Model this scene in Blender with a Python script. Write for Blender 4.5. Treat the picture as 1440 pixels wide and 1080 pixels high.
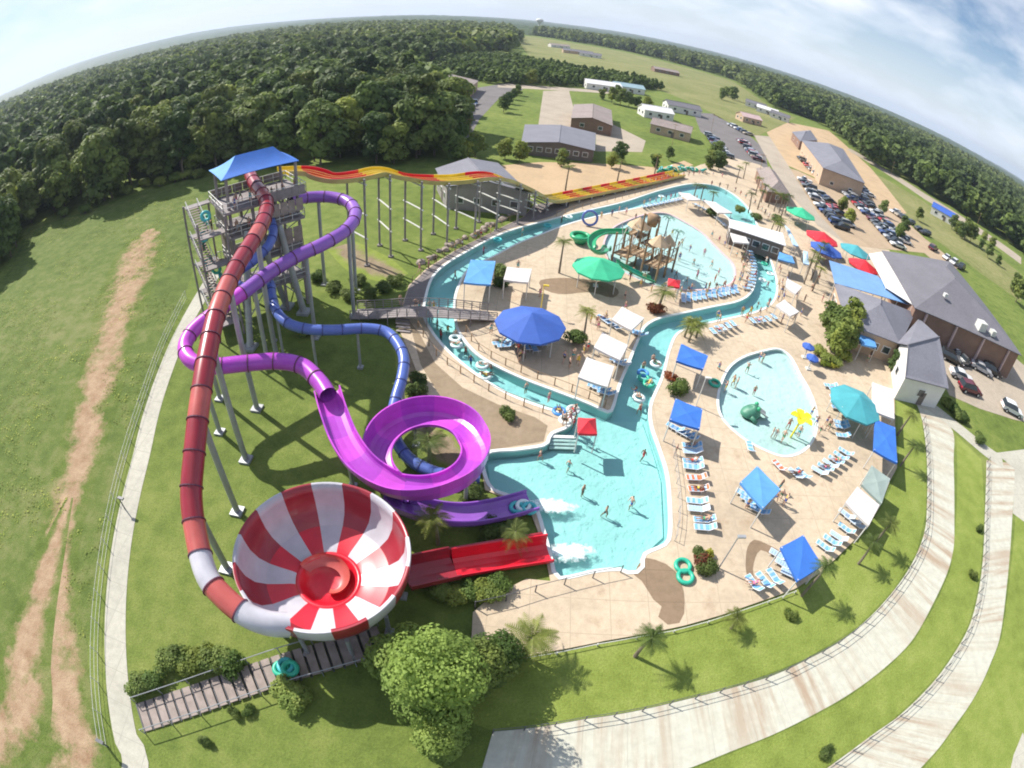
import bpy, bmesh, math, random
import numpy as np
from mathutils import Vector, Matrix, noise
from mathutils.geometry import delaunay_2d_cdt
random.seed(7)
rng = np.random.default_rng(7)
R = math.radians
scene = bpy.context.scene
col = scene.collection
for o in list(bpy.data.objects):
    bpy.data.objects.remove(o)

# ---------------------------------------------------------------- camera: wide fisheye carried by a drone
cd = bpy.data.cameras.new('drone_camera')
cam = bpy.data.objects.new('drone_camera', cd)
col.objects.link(cam)
cd.type = 'PANO'
pano = cd if hasattr(cd, 'panorama_type') else cd.cycles
pano.panorama_type = 'FISHEYE_EQUISOLID'
pano.fisheye_lens = 19.6250
pano.fisheye_fov = R(200)
cd.sensor_fit = 'HORIZONTAL'
cd.sensor_width = 36
cd.sensor_height = 27
cd.clip_start = 0.1
cd.clip_end = 30000
cam.matrix_world = Matrix(((0.994151,-0.107999,-0.000000,0.00),(0.066788,0.614791,-0.785857,0.00),(0.084872,0.781260,0.618408,36.00),(0,0,0,1)))
scene.camera = cam

# ---------------------------------------------------------------- light
SUN_EL, SHADOW_AZ = R(43), R(-29)          # shadows fall towards +x and a little towards the camera
sun_dir = Vector((-math.cos(SHADOW_AZ) * math.cos(SUN_EL), -math.sin(SHADOW_AZ) * math.cos(SUN_EL), math.sin(SUN_EL)))
sl = bpy.data.lights.new('sun', 'SUN')
sl.energy = 5.0
sl.angle = R(0.6)
sl.color = (1.0, 0.955, 0.88)
so = bpy.data.objects.new('sun', sl)
col.objects.link(so)
so.rotation_euler = sun_dir.to_track_quat('Z', 'Y').to_euler()

w = bpy.data.worlds.new('World')
scene.world = w
w.use_nodes = True
nt = w.node_tree
bg = nt.nodes['Background']
sky = nt.nodes.new('ShaderNodeTexSky')
sky.sky_type = 'NISHITA'
sky.sun_disc = False
sky.sun_elevation = SUN_EL
sky.sun_rotation = math.atan2(sun_dir.x, sun_dir.y) % (2 * math.pi)
sky.air_density = 1.3
sky.dust_density = 0.15
sky.ozone_density = 3.0
tc = nt.nodes.new('ShaderNodeTexCoord')
sep = nt.nodes.new('ShaderNodeSeparateXYZ')
nt.links.new(tc.outputs['Generated'], sep.inputs[0])
zz = nt.nodes.new('ShaderNodeMath'); zz.operation = 'ADD'; zz.inputs[1].default_value = 0.26
zm = nt.nodes.new('ShaderNodeMath'); zm.operation = 'MAXIMUM'; zm.inputs[1].default_value = 0.0
nt.links.new(sep.outputs['Z'], zm.inputs[0]); nt.links.new(zm.outputs[0], zz.inputs[0])
dx = nt.nodes.new('ShaderNodeMath'); dx.operation = 'DIVIDE'
dy = nt.nodes.new('ShaderNodeMath'); dy.operation = 'DIVIDE'
nt.links.new(sep.outputs['X'], dx.inputs[0]); nt.links.new(zz.outputs[0], dx.inputs[1])
nt.links.new(sep.outputs['Y'], dy.inputs[0]); nt.links.new(zz.outputs[0], dy.inputs[1])
cmb = nt.nodes.new('ShaderNodeCombineXYZ')
nt.links.new(dx.outputs[0], cmb.inputs[0]); nt.links.new(dy.outputs[0], cmb.inputs[1])
nz = nt.nodes.new('ShaderNodeTexNoise')
nz.inputs['Scale'].default_value = 1.5
nz.inputs['Detail'].default_value = 6
nz.inputs['Roughness'].default_value = 0.56
nz.inputs['Distortion'].default_value = 0.15
nt.links.new(cmb.outputs[0], nz.inputs['Vector'])
rp = nt.nodes.new('ShaderNodeValToRGB')
rp.color_ramp.elements[0].position = 0.40
rp.color_ramp.elements[1].position = 0.68
nt.links.new(nz.outputs['Fac'], rp.inputs[0])
nz2 = nt.nodes.new('ShaderNodeTexNoise')
nz2.inputs['Scale'].default_value = 3.4
nz2.inputs['Detail'].default_value = 6
nt.links.new(cmb.outputs[0], nz2.inputs['Vector'])
cr = nt.nodes.new('ShaderNodeValToRGB')
cr.color_ramp.elements[0].position = 0.3; cr.color_ramp.elements[0].color = (9.3, 10.0, 11.2, 1)
cr.color_ramp.elements[1].position = 0.65; cr.color_ramp.elements[1].color = (11.0, 11.3, 11.8, 1)
nt.links.new(nz2.outputs['Fac'], cr.inputs[0])
mx = nt.nodes.new('ShaderNodeMix'); mx.data_type = 'RGBA'
nt.links.new(rp.outputs[0], mx.inputs['Factor'])
tn = nt.nodes.new('ShaderNodeMix'); tn.data_type = 'RGBA'; tn.blend_type = 'MULTIPLY'; tn.inputs['Factor'].default_value = 1; tn.inputs['B'].default_value = (.9, 1.0, 1.16, 1)
nt.links.new(sky.outputs[0], tn.inputs['A']); nt.links.new(tn.outputs['Result'], mx.inputs['A']); nt.links.new(cr.outputs[0], mx.inputs['B'])
hz = nt.nodes.new('ShaderNodeMapRange'); hz.inputs['From Min'].default_value = 0.0; hz.inputs['From Max'].default_value = 0.22; hz.inputs['To Min'].default_value = 0.75; hz.inputs['To Max'].default_value = 0.0
nt.links.new(zm.outputs[0], hz.inputs['Value'])
hm_ = nt.nodes.new('ShaderNodeMix'); hm_.data_type = 'RGBA'; hm_.inputs['B'].default_value = (8.6, 9.6, 11.2, 1)
nt.links.new(hz.outputs[0], hm_.inputs['Factor']); nt.links.new(mx.outputs['Result'], hm_.inputs['A'])
nt.links.new(hm_.outputs['Result'], bg.inputs[0])
bg.inputs[1].default_value = 0.07

vs = scene.view_settings
scene.display_settings.display_device = 'sRGB'
vs.view_transform = 'Standard'
vs.look = 'None'
vs.exposure = 0.55
vs.gamma = 1
vs.use_curve_mapping = False
cy = scene.cycles
cy.use_denoising = True
cy.max_bounces = 6
cy.diffuse_bounces = 2
cy.glossy_bounces = 2
cy.transmission_bounces = 4
cy.transparent_max_bounces = 8
cy.volume_bounces = 0
cy.caustics_reflective = False
cy.caustics_refractive = False
cy.filter_width = 1.9

# ---------------------------------------------------------------- materials
MATS = {}
def nodes(name):
    m = bpy.data.materials.new(name); m.use_nodes = True
    return m, m.node_tree, m.node_tree.nodes['Principled BSDF']
def N(nt, kind, **kw):
    n = nt.nodes.new(kind)
    for k, v in kw.items():
        n.inputs[k.replace('_', ' ')].default_value = v
    return n
def noise_of(nt, vec, scale, detail=4, rough=.55):
    n = N(nt, 'ShaderNodeTexNoise', Scale=scale, Detail=detail, Roughness=rough)
    nt.links.new(vec, n.inputs['Vector']); return n.outputs['Fac']
def ramp(nt, fac, stops):
    r = nt.nodes.new('ShaderNodeValToRGB'); e = r.color_ramp.elements
    while len(e) < len(stops): e.new(0.5)
    for s, (p, c) in zip(e, stops):
        s.position = p; s.color = (*c, 1) if len(c) == 3 else c
    nt.links.new(fac, r.inputs[0]); return r.outputs[0]
def mixc(nt, fac, a, b, blend='MIX'):
    m = nt.nodes.new('ShaderNodeMix'); m.data_type = 'RGBA'; m.blend_type = blend
    for v, k in ((fac, 'Factor'), (a, 'A'), (b, 'B')):
        if hasattr(v, 'is_linked'): nt.links.new(v, m.inputs[k])
        elif isinstance(v, (int, float)): m.inputs[k].default_value = v
        else: m.inputs[k].default_value = (*v, 1)
    return m.outputs['Result']
def bump(nt, fac, bs, strength=.3, dist=.05):
    b = N(nt, 'ShaderNodeBump', Strength=strength, Distance=dist)
    nt.links.new(fac, b.inputs['Height']); nt.links.new(b.outputs[0], bs.inputs['Normal'])
def world_pos(nt): return nt.nodes.new('ShaderNodeNewGeometry').outputs['Position']
def obj_pos(nt): return nt.nodes.new('ShaderNodeTexCoord').outputs['Object']

def plain(name, c, rough=.6, var=.18, scale=1.5, metal=0, bmp=0, spec=.5, coat=0, world=True, fine=0):
    """a painted / moulded / cast surface: base colour with soft weathering and optional relief"""
    if name in MATS: return MATS[name]
    m, nt, bs = nodes(name)
    p = world_pos(nt) if world else obj_pos(nt)
    f = noise_of(nt, p, scale, 5, .6)
    lo = tuple(x * (1 - var) for x in c); hi = tuple(min(1, x * (1 + var * .7)) for x in c)
    out = ramp(nt, f, [(.3, lo), (.7, hi)])
    if fine:
        g = noise_of(nt, p, scale * 14, 3, .7)
        out = mixc(nt, fine, out, ramp(nt, g, [(.35, (0, 0, 0)), (.65, (1, 1, 1))]), 'OVERLAY')
    nt.links.new(out, bs.inputs['Base Color'])
    bs.inputs['Roughness'].default_value = rough; bs.inputs['Metallic'].default_value = metal
    bs.inputs['Specular IOR Level'].default_value = spec
    bs.inputs['Coat Weight'].default_value = coat
    if bmp: bump(nt, noise_of(nt, p, scale * 6, 4), bs, bmp, .03)
    MATS[name] = m; return m

def grass_color(nt, p, dark=(.085, .12, .026), mid=(.14, .185, .04), light=(.21, .24, .065)):
    a = noise_of(nt, p, .035, 5, .6); b = noise_of(nt, p, .45, 6, .68); c = noise_of(nt, p, 5.0, 4, .75)
    s = nt.nodes.new('ShaderNodeMath'); s.operation = 'MULTIPLY_ADD'; s.inputs[1].default_value = .55
    nt.links.new(b, s.inputs[0]); 
    s2 = nt.nodes.new('ShaderNodeMath'); s2.operation = 'MULTIPLY'; s2.inputs[1].default_value = .45
    nt.links.new(a, s2.inputs[0]); nt.links.new(s2.outputs[0], s.inputs[2])
    base = ramp(nt, s.outputs[0], [(.36, dark), (.5, mid), (.64, light)])
    return mixc(nt, .35, base, ramp(nt, c, [(.3, (.22, .22, .22)), (.7, (.8, .8, .78))]), 'OVERLAY'), c
def grass(name, **kw):
    m, nt, bs = nodes(name); p = world_pos(nt)
    out, c = grass_color(nt, p, **kw)
    nt.links.new(out, bs.inputs['Base Color']); bs.inputs['Roughness'].default_value = .9
    bs.inputs['Specular IOR Level'].default_value = .15
    bump(nt, c, bs, .7, .12); MATS[name] = m; return m
FIELD = dict(dark=(.068, .102, .022), mid=(.118, .158, .038), light=(.2, .205, .08))
LAWN = dict(dark=(.145, .185, .035), mid=(.20, .25, .052), light=(.26, .30, .078))
grass('grass_ground')
grass('grass_rough', **FIELD)
grass('grass_lawn', **LAWN)
grass('grass_dry', dark=(.13, .15, .045), mid=(.2, .205, .075), light=(.28, .26, .12))

def worn(name, c1, c2, kw):
    """bare ground breaking up into grass: the vertex weight 'bare' plus noise decides"""
    m, nt, bs = nodes(name); p = world_pos(nt)
    g, c = grass_color(nt, p, **kw)
    d = ramp(nt, noise_of(nt, p, .6, 6, .7), [(.3, c1), (.7, c2)])
    at = nt.nodes.new('ShaderNodeAttribute'); at.attribute_name = 'bare'
    k = noise_of(nt, p, .28, 8, .74)
    ad = nt.nodes.new('ShaderNodeMath'); ad.operation = 'MULTIPLY_ADD'; ad.inputs[1].default_value = 2.4
    nt.links.new(k, ad.inputs[0]); nt.links.new(at.outputs['Fac'], ad.inputs[2])
    f = ramp(nt, ad.outputs[0], [(.52, (0, 0, 0)), (.66, (1, 1, 1))])
    sc_ = nt.nodes.new('ShaderNodeMath'); sc_.operation = 'MULTIPLY'; sc_.inputs[1].default_value = .333; nt.links.new(ad.outputs[0], sc_.inputs[0])
    nt.links.new(sc_.outputs[0], f.node.inputs[0])
    nt.links.new(mixc(nt, f, g, d), bs.inputs['Base Color']); bs.inputs['Roughness'].default_value = .95
    bs.inputs['Specular IOR Level'].default_value = .1
    bump(nt, c, bs, .7, .12); MATS[name] = m; return m
worn('dirt_track', (.27, .17, .10), (.45, .33, .215), FIELD)
worn('worn_turf', (.2, .15, .1), (.33, .26, .17), LAWN)

def paving(name, c, joint=3.0, stain=.35, dark=(.2, .15, .1)):
    m, nt, bs = nodes(name); p = world_pos(nt)
    a = noise_of(nt, p, .12, 6, .62); b = noise_of(nt, p, 1.6, 5, .65); s = noise_of(nt, p, 18, 3, .6)
    base = ramp(nt, a, [(.28, tuple(x * .82 for x in c)), (.5, c), (.75, tuple(min(1, x * 1.12) for x in c))])
    base = mixc(nt, .5, base, ramp(nt, b, [(.3, (.38, .38, .38)), (.6, (.56, .56, .56))]), 'OVERLAY')
    base = mixc(nt, .25, base, ramp(nt, s, [(.3, (.3, .3, .3)), (.7, (.7, .7, .7))]), 'OVERLAY')
    st = ramp(nt, noise_of(nt, p, .33, 7, .7), [(.55, (0, 0, 0)), (.72, (stain, stain, stain))])
    base = mixc(nt, st, base, dark)
    if joint:
        bk = N(nt, 'ShaderNodeTexBrick', Scale=1.0 / joint, Mortar_Size=.012, Brick_Width=1.0, Row_Height=1.0)
        bk.offset = 0; nt.links.new(p, bk.inputs['Vector'])
        base = mixc(nt, bk.outputs['Fac'], base, tuple(x * .8 for x in c))
    nt.links.new(base, bs.inputs['Base Color']); bs.inputs['Roughness'].default_value = .85
    bs.inputs['Specular IOR Level'].default_value = .25
    bump(nt, s, bs, .25, .02); MATS[name] = m; return m
paving('deck', (.51, .41, .295), 3.0, .6, (.3, .2, .125))
paving('deck_damp', (.24, .17, .11), 3.0, .4, (.17, .12, .08))
paving('bank', (.27, .205, .135), 0, .5, (.38, .3, .22))
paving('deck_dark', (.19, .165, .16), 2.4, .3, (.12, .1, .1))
paving('concrete', (.43, .41, .34), 2.4, .3, (.25, .21, .16))
paving('gravel', (.40, .30, .20), 0, .4, (.28, .2, .14))
paving('sand', (.46, .33, .2), 0, .35, (.33, .24, .15))
paving('asphalt', (.17, .155, .15), 0, .4, (.11, .1, .1))
paving('pale_lot', (.38, .32, .25), 0, .3, (.3, .25, .2))
def streaked(name):
    m, nt, bs = nodes(name)
    at = nt.nodes.new('ShaderNodeAttribute'); at.attribute_name = 'run'
    mp = N(nt, 'ShaderNodeMapping', Scale=(.9, .07, 1)); nt.links.new(at.outputs['Vector'], mp.inputs[0])
    p = world_pos(nt)
    k = noise_of(nt, mp.outputs[0], .55, 7, .7); b = noise_of(nt, p, 1.2, 5, .65); big = noise_of(nt, p, .05, 3)
    base = ramp(nt, b, [(.3, (.43, .42, .345)), (.7, (.54, .53, .44))])
    f = ramp(nt, k, [(.46, (0, 0, 0)), (.6, (.85, .85, .85))])
    gate = ramp(nt, big, [(.38, (.25, .25, .25)), (.55, (1, 1, 1))])
    base = mixc(nt, mixc(nt, 1, f, gate, 'MULTIPLY'), base, (.33, .23, .15))
    sp = nt.nodes.new('ShaderNodeSeparateXYZ'); nt.links.new(at.outputs['Vector'], sp.inputs[0])
    md = nt.nodes.new('ShaderNodeMath'); md.operation = 'PINGPONG'; md.inputs[1].default_value = 1.5
    nt.links.new(sp.outputs[0], md.inputs[0])
    jt = ramp(nt, md.outputs[0], [(.0, (1, 1, 1)), (.03, (0, 0, 0))])
    base = mixc(nt, mixc(nt, .5, (0, 0, 0), jt), base, (.25, .23, .19))
    nt.links.new(base, bs.inputs['Base Color']); bs.inputs['Roughness'].default_value = .85
    bump(nt, b, bs, .2, .03); MATS[name] = m
streaked('streaked_concrete')

def water(name, tint, wave=.9, strength=.16):
    m, nt, bs = nodes(name); nt.nodes.remove(bs)
    p = world_pos(nt)
    tr = nt.nodes.new('ShaderNodeBsdfTransparent'); tr.inputs[0].default_value = (*tint, 1)
    gl = nt.nodes.new('ShaderNodeBsdfGlossy'); gl.inputs['Roughness'].default_value = .12
    fr = nt.nodes.new('ShaderNodeFresnel'); fr.inputs[0].default_value = 1.33
    b = N(nt, 'ShaderNodeBump', Strength=strength, Distance=.15)
    nt.links.new(noise_of(nt, p, wave, 5, .6), b.inputs['Height'])
    nt.links.new(b.outputs[0], gl.inputs['Normal']); nt.links.new(b.outputs[0], fr.inputs['Normal'])
    mxs = nt.nodes.new('ShaderNodeMixShader')
    nt.links.new(fr.outputs[0], mxs.inputs[0]); nt.links.new(tr.outputs[0], mxs.inputs[1]); nt.links.new(gl.outputs[0], mxs.inputs[2])
    nt.links.new(mxs.outputs[0], nt.nodes['Material Output'].inputs[0]); MATS[name] = m
water('water_river', (.78, .965, .965))
water('water_shallow', (.9, .985, .985))
def pool_floor(name, c):
    m, nt, bs = nodes(name); p = world_pos(nt)
    a = noise_of(nt, p, .09, 5, .6)
    v = N(nt, 'ShaderNodeTexVoronoi', Scale=1.7); v.feature = 'SMOOTH_F1'
    wv = nt.nodes.new('ShaderNodeVectorMath'); wv.operation = 'ADD'
    nz = N(nt, 'ShaderNodeTexNoise', Scale=.9, Detail=3); nt.links.new(p, nz.inputs['Vector'])
    nt.links.new(p, wv.inputs[0]); nt.links.new(nz.outputs['Color'], wv.inputs[1]); nt.links.new(wv.outputs[0], v.inputs['Vector'])
    base = ramp(nt, a, [(.3, tuple(x * .86 for x in c)), (.7, tuple(min(1, x * 1.08) for x in c))])
    base = mixc(nt, .14, base, ramp(nt, v.outputs['Distance'], [(.15, (.42, .42, .42)), (.75, (.64, .64, .64))]), 'OVERLAY')
    nt.links.new(base, bs.inputs['Base Color']); bs.inputs['Roughness'].default_value = .6; MATS[name] = m
pool_floor('pool_floor', (.58, .86, .82))
pool_floor('pool_floor_pale', (.72, .9, .86))
pool_floor('river_floor', (.5, .78, .77))

def foliage(name, dark, light, scale=.35):
    m, nt, bs = nodes(name); p = world_pos(nt)
    oi = nt.nodes.new('ShaderNodeObjectInfo')
    a = noise_of(nt, p, scale, 4, .6)
    c = noise_of(nt, p, .075, 3, .65)
    base = ramp(nt, a, [(.32, dark), (.7, light)])
    tint = ramp(nt, oi.outputs['Random'], [(0, (.5, .66, .52)), (.45, (.95, 1, .95)), (1, (1.35, 1.25, .9))])
    base = mixc(nt, 1, base, tint, 'MULTIPLY')
    base = mixc(nt, .75, base, ramp(nt, c, [(.36, (.25, .29, .3)), (.64, (.7, .68, .52))]), 'OVERLAY')
    bs.inputs['Roughness'].default_value = .65; bs.inputs['Specular IOR Level'].default_value = .25
    nt.links.new(base, bs.inputs['Base Color'])
    tl = nt.nodes.new('ShaderNodeBsdfTranslucent'); nt.links.new(base, tl.inputs[0])
    mxs = nt.nodes.new('ShaderNodeMixShader'); mxs.inputs[0].default_value = .4
    nt.links.new(bs.outputs[0], mxs.inputs[1]); nt.links.new(tl.outputs[0], mxs.inputs[2])
    nt.links.new(mxs.outputs[0], nt.nodes['Material Output'].inputs[0]); MATS[name] = m
foliage('leaf_dark', (0.07, 0.102, 0.036), (0.2, 0.235, 0.09))
foliage('leaf_mid', (0.095, 0.135, 0.04), (0.255, 0.305, 0.105))
foliage('leaf_light', (0.115, 0.155, 0.04), (0.29, 0.335, 0.11))
foliage('leaf_willow', (0.22, 0.275, 0.075), (0.44, 0.5, 0.17), .6)
foliage('leaf_palm', (0.12, 0.15, 0.045), (0.27, 0.3, 0.1), .8)
foliage('leaf_shrub', (0.075, 0.115, 0.03), (0.21, 0.25, 0.085), .9)
foliage('leaf_yellow', (.2, .22, .04), (.36, .36, .07), .9)
foliage('leaf_red', (.14, .05, .03), (.3, .09, .05), 1.5)

plain('bark', (.12, .09, .065), .9, .35, 3, bmp=.5)
plain('palm_bark', (.2, .165, .125), .9, .35, 4, bmp=.5)
plain('steel', (.36, .37, .38), .5, .15, .8, metal=.35)
plain('steel_pale', (.62, .61, .57), .5, .12, .8)
plain('steel_dark', (.10, .10, .11), .55, .2, 1)
plain('wood_deck', (.30, .245, .215), .85, .25, 1.2, bmp=.3)
plain('wood_grey', (.26, .23, .225), .85, .25, 1.2, bmp=.3)
plain('timber', (.3, .19, .105), .8, .25, 1.2, bmp=.3)
plain('timber_pale', (.52, .38, .24), .8, .2, 1.2, bmp=.3)
GLOSS = dict(rough=.32, var=.16, scale=.5, coat=.25)
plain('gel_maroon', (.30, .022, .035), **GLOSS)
plain('gel_salmon', (.50, .10, .085), **GLOSS)
plain('gel_red', (.62, .012, .03), **GLOSS)
plain('gel_white', (.52, .50, .54), **GLOSS)
plain('gel_purple', (.42, .06, .50), **GLOSS)
plain('gel_violet', (.27, .10, .46), **GLOSS)
plain('gel_magenta', (.55, .075, .56), **GLOSS)
plain('gel_blue', (.10, .155, .46), **GLOSS)
plain('gel_yellow', (.72, .52, .03), **GLOSS)
plain('gel_olive', (.42, .34, .10), **GLOSS)
plain('gel_green', (.03, .36, .16), **GLOSS)
plain('joint', (.12, .03, .06), .6)
plain('joint_blue', (.05, .06, .18), .6)
plain('fab_blue', (.035, .15, .52), .75, .12, .7)
plain('fab_deepblue', (.04, .11, .42), .75, .12, .7)
plain('fab_azure', (.10, .30, .62), .75, .12, .7)
plain('fab_white', (.62, .58, .56), .75, .07, .7)
plain('fab_green', (.04, .46, .24), .75, .12, .7)
plain('fab_teal', (.06, .32, .36), .75, .12, .7)
plain('fab_red', (.62, .02, .035), .75, .12, .7)
plain('fab_grey', (.27, .33, .30), .75, .12, .7)
plain('roof_grey', (.155, .148, .165), .75, .12, .2, fine=.12)
plain('roof_slate', (.185, .182, .21), .7, .12, .25, fine=.12)
plain('roof_brown', (.27, .22, .2), .8, .14, .2, fine=.3)
plain('roof_white', (.72, .70, .69), .6, .08, .3)
plain('roof_blue', (.17, .32, .56), .5, .1, .3)
plain('roof_teal', (.3, .42, .46), .5, .1, .3)
plain('wall_brown', (.24, .145, .105), .85, .15, .6)
plain('wall_tan', (.50, .36, .25), .85, .12, .5)
plain('wall_white', (.70, .68, .64), .8, .08, .4)
plain('wall_dark', (.16, .13, .115), .85, .15, .5)
plain('trim_pink', (.55, .40, .38), .7, .1, .5)
plain('tile_white', (.72, .74, .71), .6, .08, 1)
plain('glass', (.035, .045, .055), .12, .1, 1, spec=.8)
plain('tyre', (.025, .025, .026), .8, .1, 2)
plain('foam', (.86, .92, .92), .8, .05, 2, bmp=.5)
plain('splash_pink', (.62, .45, .47), .7, .1, 1)
plain('tube_green', (.03, .42, .27), .4, .1, 1)
plain('tube_aqua', (.06, .45, .47), .4, .1, 1)
plain('tube_blue', (.06, .25, .60), .4, .1, 1)
plain('tube_white', (.70, .80, .78), .4, .1, 1)
plain('sling_blue', (.17, .42, .70), .7, .12, 3)
plain('sling_pale', (.40, .55, .72), .7, .12, 3)
plain('sling_orange', (.72, .16, .06), .8, .12, 3)
plain('frame_white', (.74, .74, .74), .5, .06, 2)
plain('flower_yellow', (.85, .70, .02), .4, .1, 1)
plain('play_green', (.06, .22, .14), .5, .3, 1.5)
plain('brick_red', (.36, .15, .10), .85, .2, 1)
plain('wall_stone', (.3, .27, .26), .85, .15, .5)
plain('rubble', (.33, .27, .23), .9, .3, .8, bmp=.6)

# ---------------------------------------------------------------- geometry helpers
class MB:
    """collects faces; build() links them as ONE mesh object"""
    def __init__(s): s.v = []; s.f = []; s.m = []
    def add(s, vs, fs, mi=0):
        b = len(s.v); s.v += [tuple(v) for v in vs]
        for f in fs: s.f.append(tuple(b + i for i in f)); s.m.append(mi)
    def box(s, c, size, rz=0, mi=0, taper=1):
        hx, hy, hz = (x / 2 for x in size); ca, sa = math.cos(rz), math.sin(rz); vs = []
        for z, k in ((-hz, 1), (hz, taper)):
            for x, y in ((-hx, -hy), (hx, -hy), (hx, hy), (-hx, hy)):
                x *= k; y *= k
                vs.append((c[0] + x * ca - y * sa, c[1] + x * sa + y * ca, c[2] + z))
        s.add(vs, [(3, 2, 1, 0), (4, 5, 6, 7), (0, 1, 5, 4), (1, 2, 6, 5), (2, 3, 7, 6), (3, 0, 4, 7)], mi)
    def bar(s, a, b, r, n=6, mi=0, r2=None):
        a = Vector(a); b = Vector(b); d = b - a
        if d.length < 1e-5: return
        q = d.to_track_quat('Z', 'Y'); r2 = r if r2 is None else r2; vs = []
        for p, rr in ((a, r), (b, r2)):
            for k in range(n):
                t = 2 * math.pi * k / n
                vs.append(p + q @ Vector((math.cos(t) * rr, math.sin(t) * rr, 0)))
        s.add(vs, [(k, (k + 1) % n, n + (k + 1) % n, n + k) for k in range(n)] + [tuple(range(n - 1, -1, -1)), tuple(range(n, 2 * n))], mi)
    def plate(s, quad, th, mi=0):
        """a thin slab: top polygon given, thickness downwards"""
        n = len(quad); vs = [tuple(q) for q in quad] + [(q[0], q[1], q[2] - th) for q in quad]
        s.add(vs, [tuple(range(n)), tuple(range(2 * n - 1, n - 1, -1))] + [(k, n + k, n + (k + 1) % n, (k + 1) % n) for k in range(n)], mi)
    def torus(s, c, Rr, r, n=16, m=8, mi=0, tilt=None):
        vs = []
        for i in range(n):
            a = 2 * math.pi * i / n
            for j in range(m):
                b = 2 * math.pi * j / m
                v = Vector(((Rr + r * math.cos(b)) * math.cos(a), (Rr + r * math.cos(b)) * math.sin(a), r * math.sin(b)))
                if tilt is not None: v = tilt @ v
                vs.append((c[0] + v.x, c[1] + v.y, c[2] + v.z))
        s.add(vs, [(i * m + j, ((i + 1) % n) * m + j, ((i + 1) % n) * m + (j + 1) % m, i * m + (j + 1) % m) for i in range(n) for j in range(m)], mi)
    def loft(s, rings, closed=True, mi=0, caps=False):
        n = len(rings[0]); b = [v for r in rings for v in r]; fs = []
        for i in range(len(rings) - 1):
            for k in range(n if closed else n - 1):
                fs.append((i * n + k, i * n + (k + 1) % n, (i + 1) * n + (k + 1) % n, (i + 1) * n + k))
        if caps: fs += [tuple(range(n - 1, -1, -1)), tuple(range((len(rings) - 1) * n, len(rings) * n))]
        s.add(b, fs, mi)
    def mesh(s, name, mats, smooth=False):
        me = bpy.data.meshes.new(name); me.from_pydata(s.v, [], s.f)
        for m in (mats if isinstance(mats, (list, tuple)) else [mats]): me.materials.append(MATS[m])
        if any(s.m): me.polygons.foreach_set('material_index', s.m)
        if smooth: me.polygons.foreach_set('use_smooth', [True] * len(s.f))
        me.update(); return me
    def build(s, name, mats, parent=None, smooth=False, **tags):
        return link(name, s.mesh(name, mats, smooth), parent, **tags)

def link(name, me, parent=None, label=None, cat=None, group=None, kind=None, loc=None, rz=None, scale=None):
    o = bpy.data.objects.new(name, me); col.objects.link(o)
    if parent is not None:
        o.parent = parent
        o.matrix_parent_inverse = Matrix.Translation(parent.location).inverted() if parent.get('abs') else Matrix()
    if label: o['label'] = label
    if cat: o['category'] = cat
    if group: o['group'] = group
    if kind: o['kind'] = kind
    if loc is not None: o.location = loc
    if rz is not None: o.rotation_euler = (0, 0, rz)
    if scale is not None: o.scale = (scale,) * 3 if isinstance(scale, (int, float)) else scale
    return o
def thing(name, label, cat, loc=(0, 0, 0), rz=0, group=None, absolute=False):
    """an Empty at the thing's base; absolute=True lets its parts be written in world metres"""
    o = link(name, None, None, label, cat, group, loc=loc, rz=rz)
    o.empty_display_size = .5
    if absolute: o['abs'] = 1
    return o
def copy_tree(o, loc, rz=0, scale=None, label=None, group=None):
    c = o.copy(); col.objects.link(c); c.location = loc; c.rotation_euler = (0, 0, rz)
    if scale is not None: c.scale = (scale,) * 3 if isinstance(scale, (int, float)) else scale
    if label: c['label'] = label
    if group: c['group'] = group
    for ch in KIDS(o):
        d = ch.copy(); col.objects.link(d); d.parent = c
        for g in KIDS(ch):
            e = g.copy(); col.objects.link(e); e.parent = d
    return c
_kids = {}
def KIDS(o):
    if o.name not in _kids: _kids[o.name] = list(o.children)
    return _kids[o.name]

def V3(p, z=0.0): return Vector((p[0], p[1], p[2] if len(p) > 2 else z))
def spline(pts, step=.5, closed=False):
    """Catmull-Rom through points, resampled at an even step"""
    P = [V3(p) for p in pts]; n = len(P); out = []
    segs = n if closed else n - 1
    for i in range(segs):
        if closed: a, b, c, d = P[(i - 1) % n], P[i], P[(i + 1) % n], P[(i + 2) % n]
        else: a, b, c, d = P[max(i - 1, 0)], P[i], P[i + 1], P[min(i + 2, n - 1)]
        for k in range(12):
            t = k / 12
            out.append(.5 * (2 * b + (c - a) * t + (2 * a - 5 * b + 4 * c - d) * t * t + (3 * b - a - 3 * c + d) * t ** 3))
    out.append(P[0].copy() if closed else P[-1].copy())
    res = [out[0]]; acc = 0; L = [0]
    for p, q in zip(out, out[1:]): L.append(L[-1] + (q - p).length)
    tot = L[-1]; m = max(2, round(tot / step)); j = 0; res = []
    for i in range(m + 1):
        t = tot * i / m
        while j < len(L) - 2 and L[j + 1] < t: j += 1
        u = (t - L[j]) / max(1e-9, L[j + 1] - L[j]); res.append(out[j].lerp(out[j + 1], u))
    if closed: res.pop()
    return res
def frames(path):
    out = []
    for i, p in enumerate(path):
        t = (path[min(i + 1, len(path) - 1)] - path[max(i - 1, 0)]).normalized()
        s = t.cross(Vector((0, 0, 1))); s = s.normalized() if s.length > 1e-4 else Vector((1, 0, 0))
        out.append((p, t, s, s.cross(t)))
    return out
def inside(p, poly):
    x, y = p[0], p[1]; c = False; n = len(poly); j = n - 1
    for i in range(n):
        xi, yi, xj, yj = poly[i][0], poly[i][1], poly[j][0], poly[j][1]
        if (yi > y) != (yj > y) and x < (xj - xi) * (y - yi) / (yj - yi) + xi: c = not c
        j = i
    return c
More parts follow.
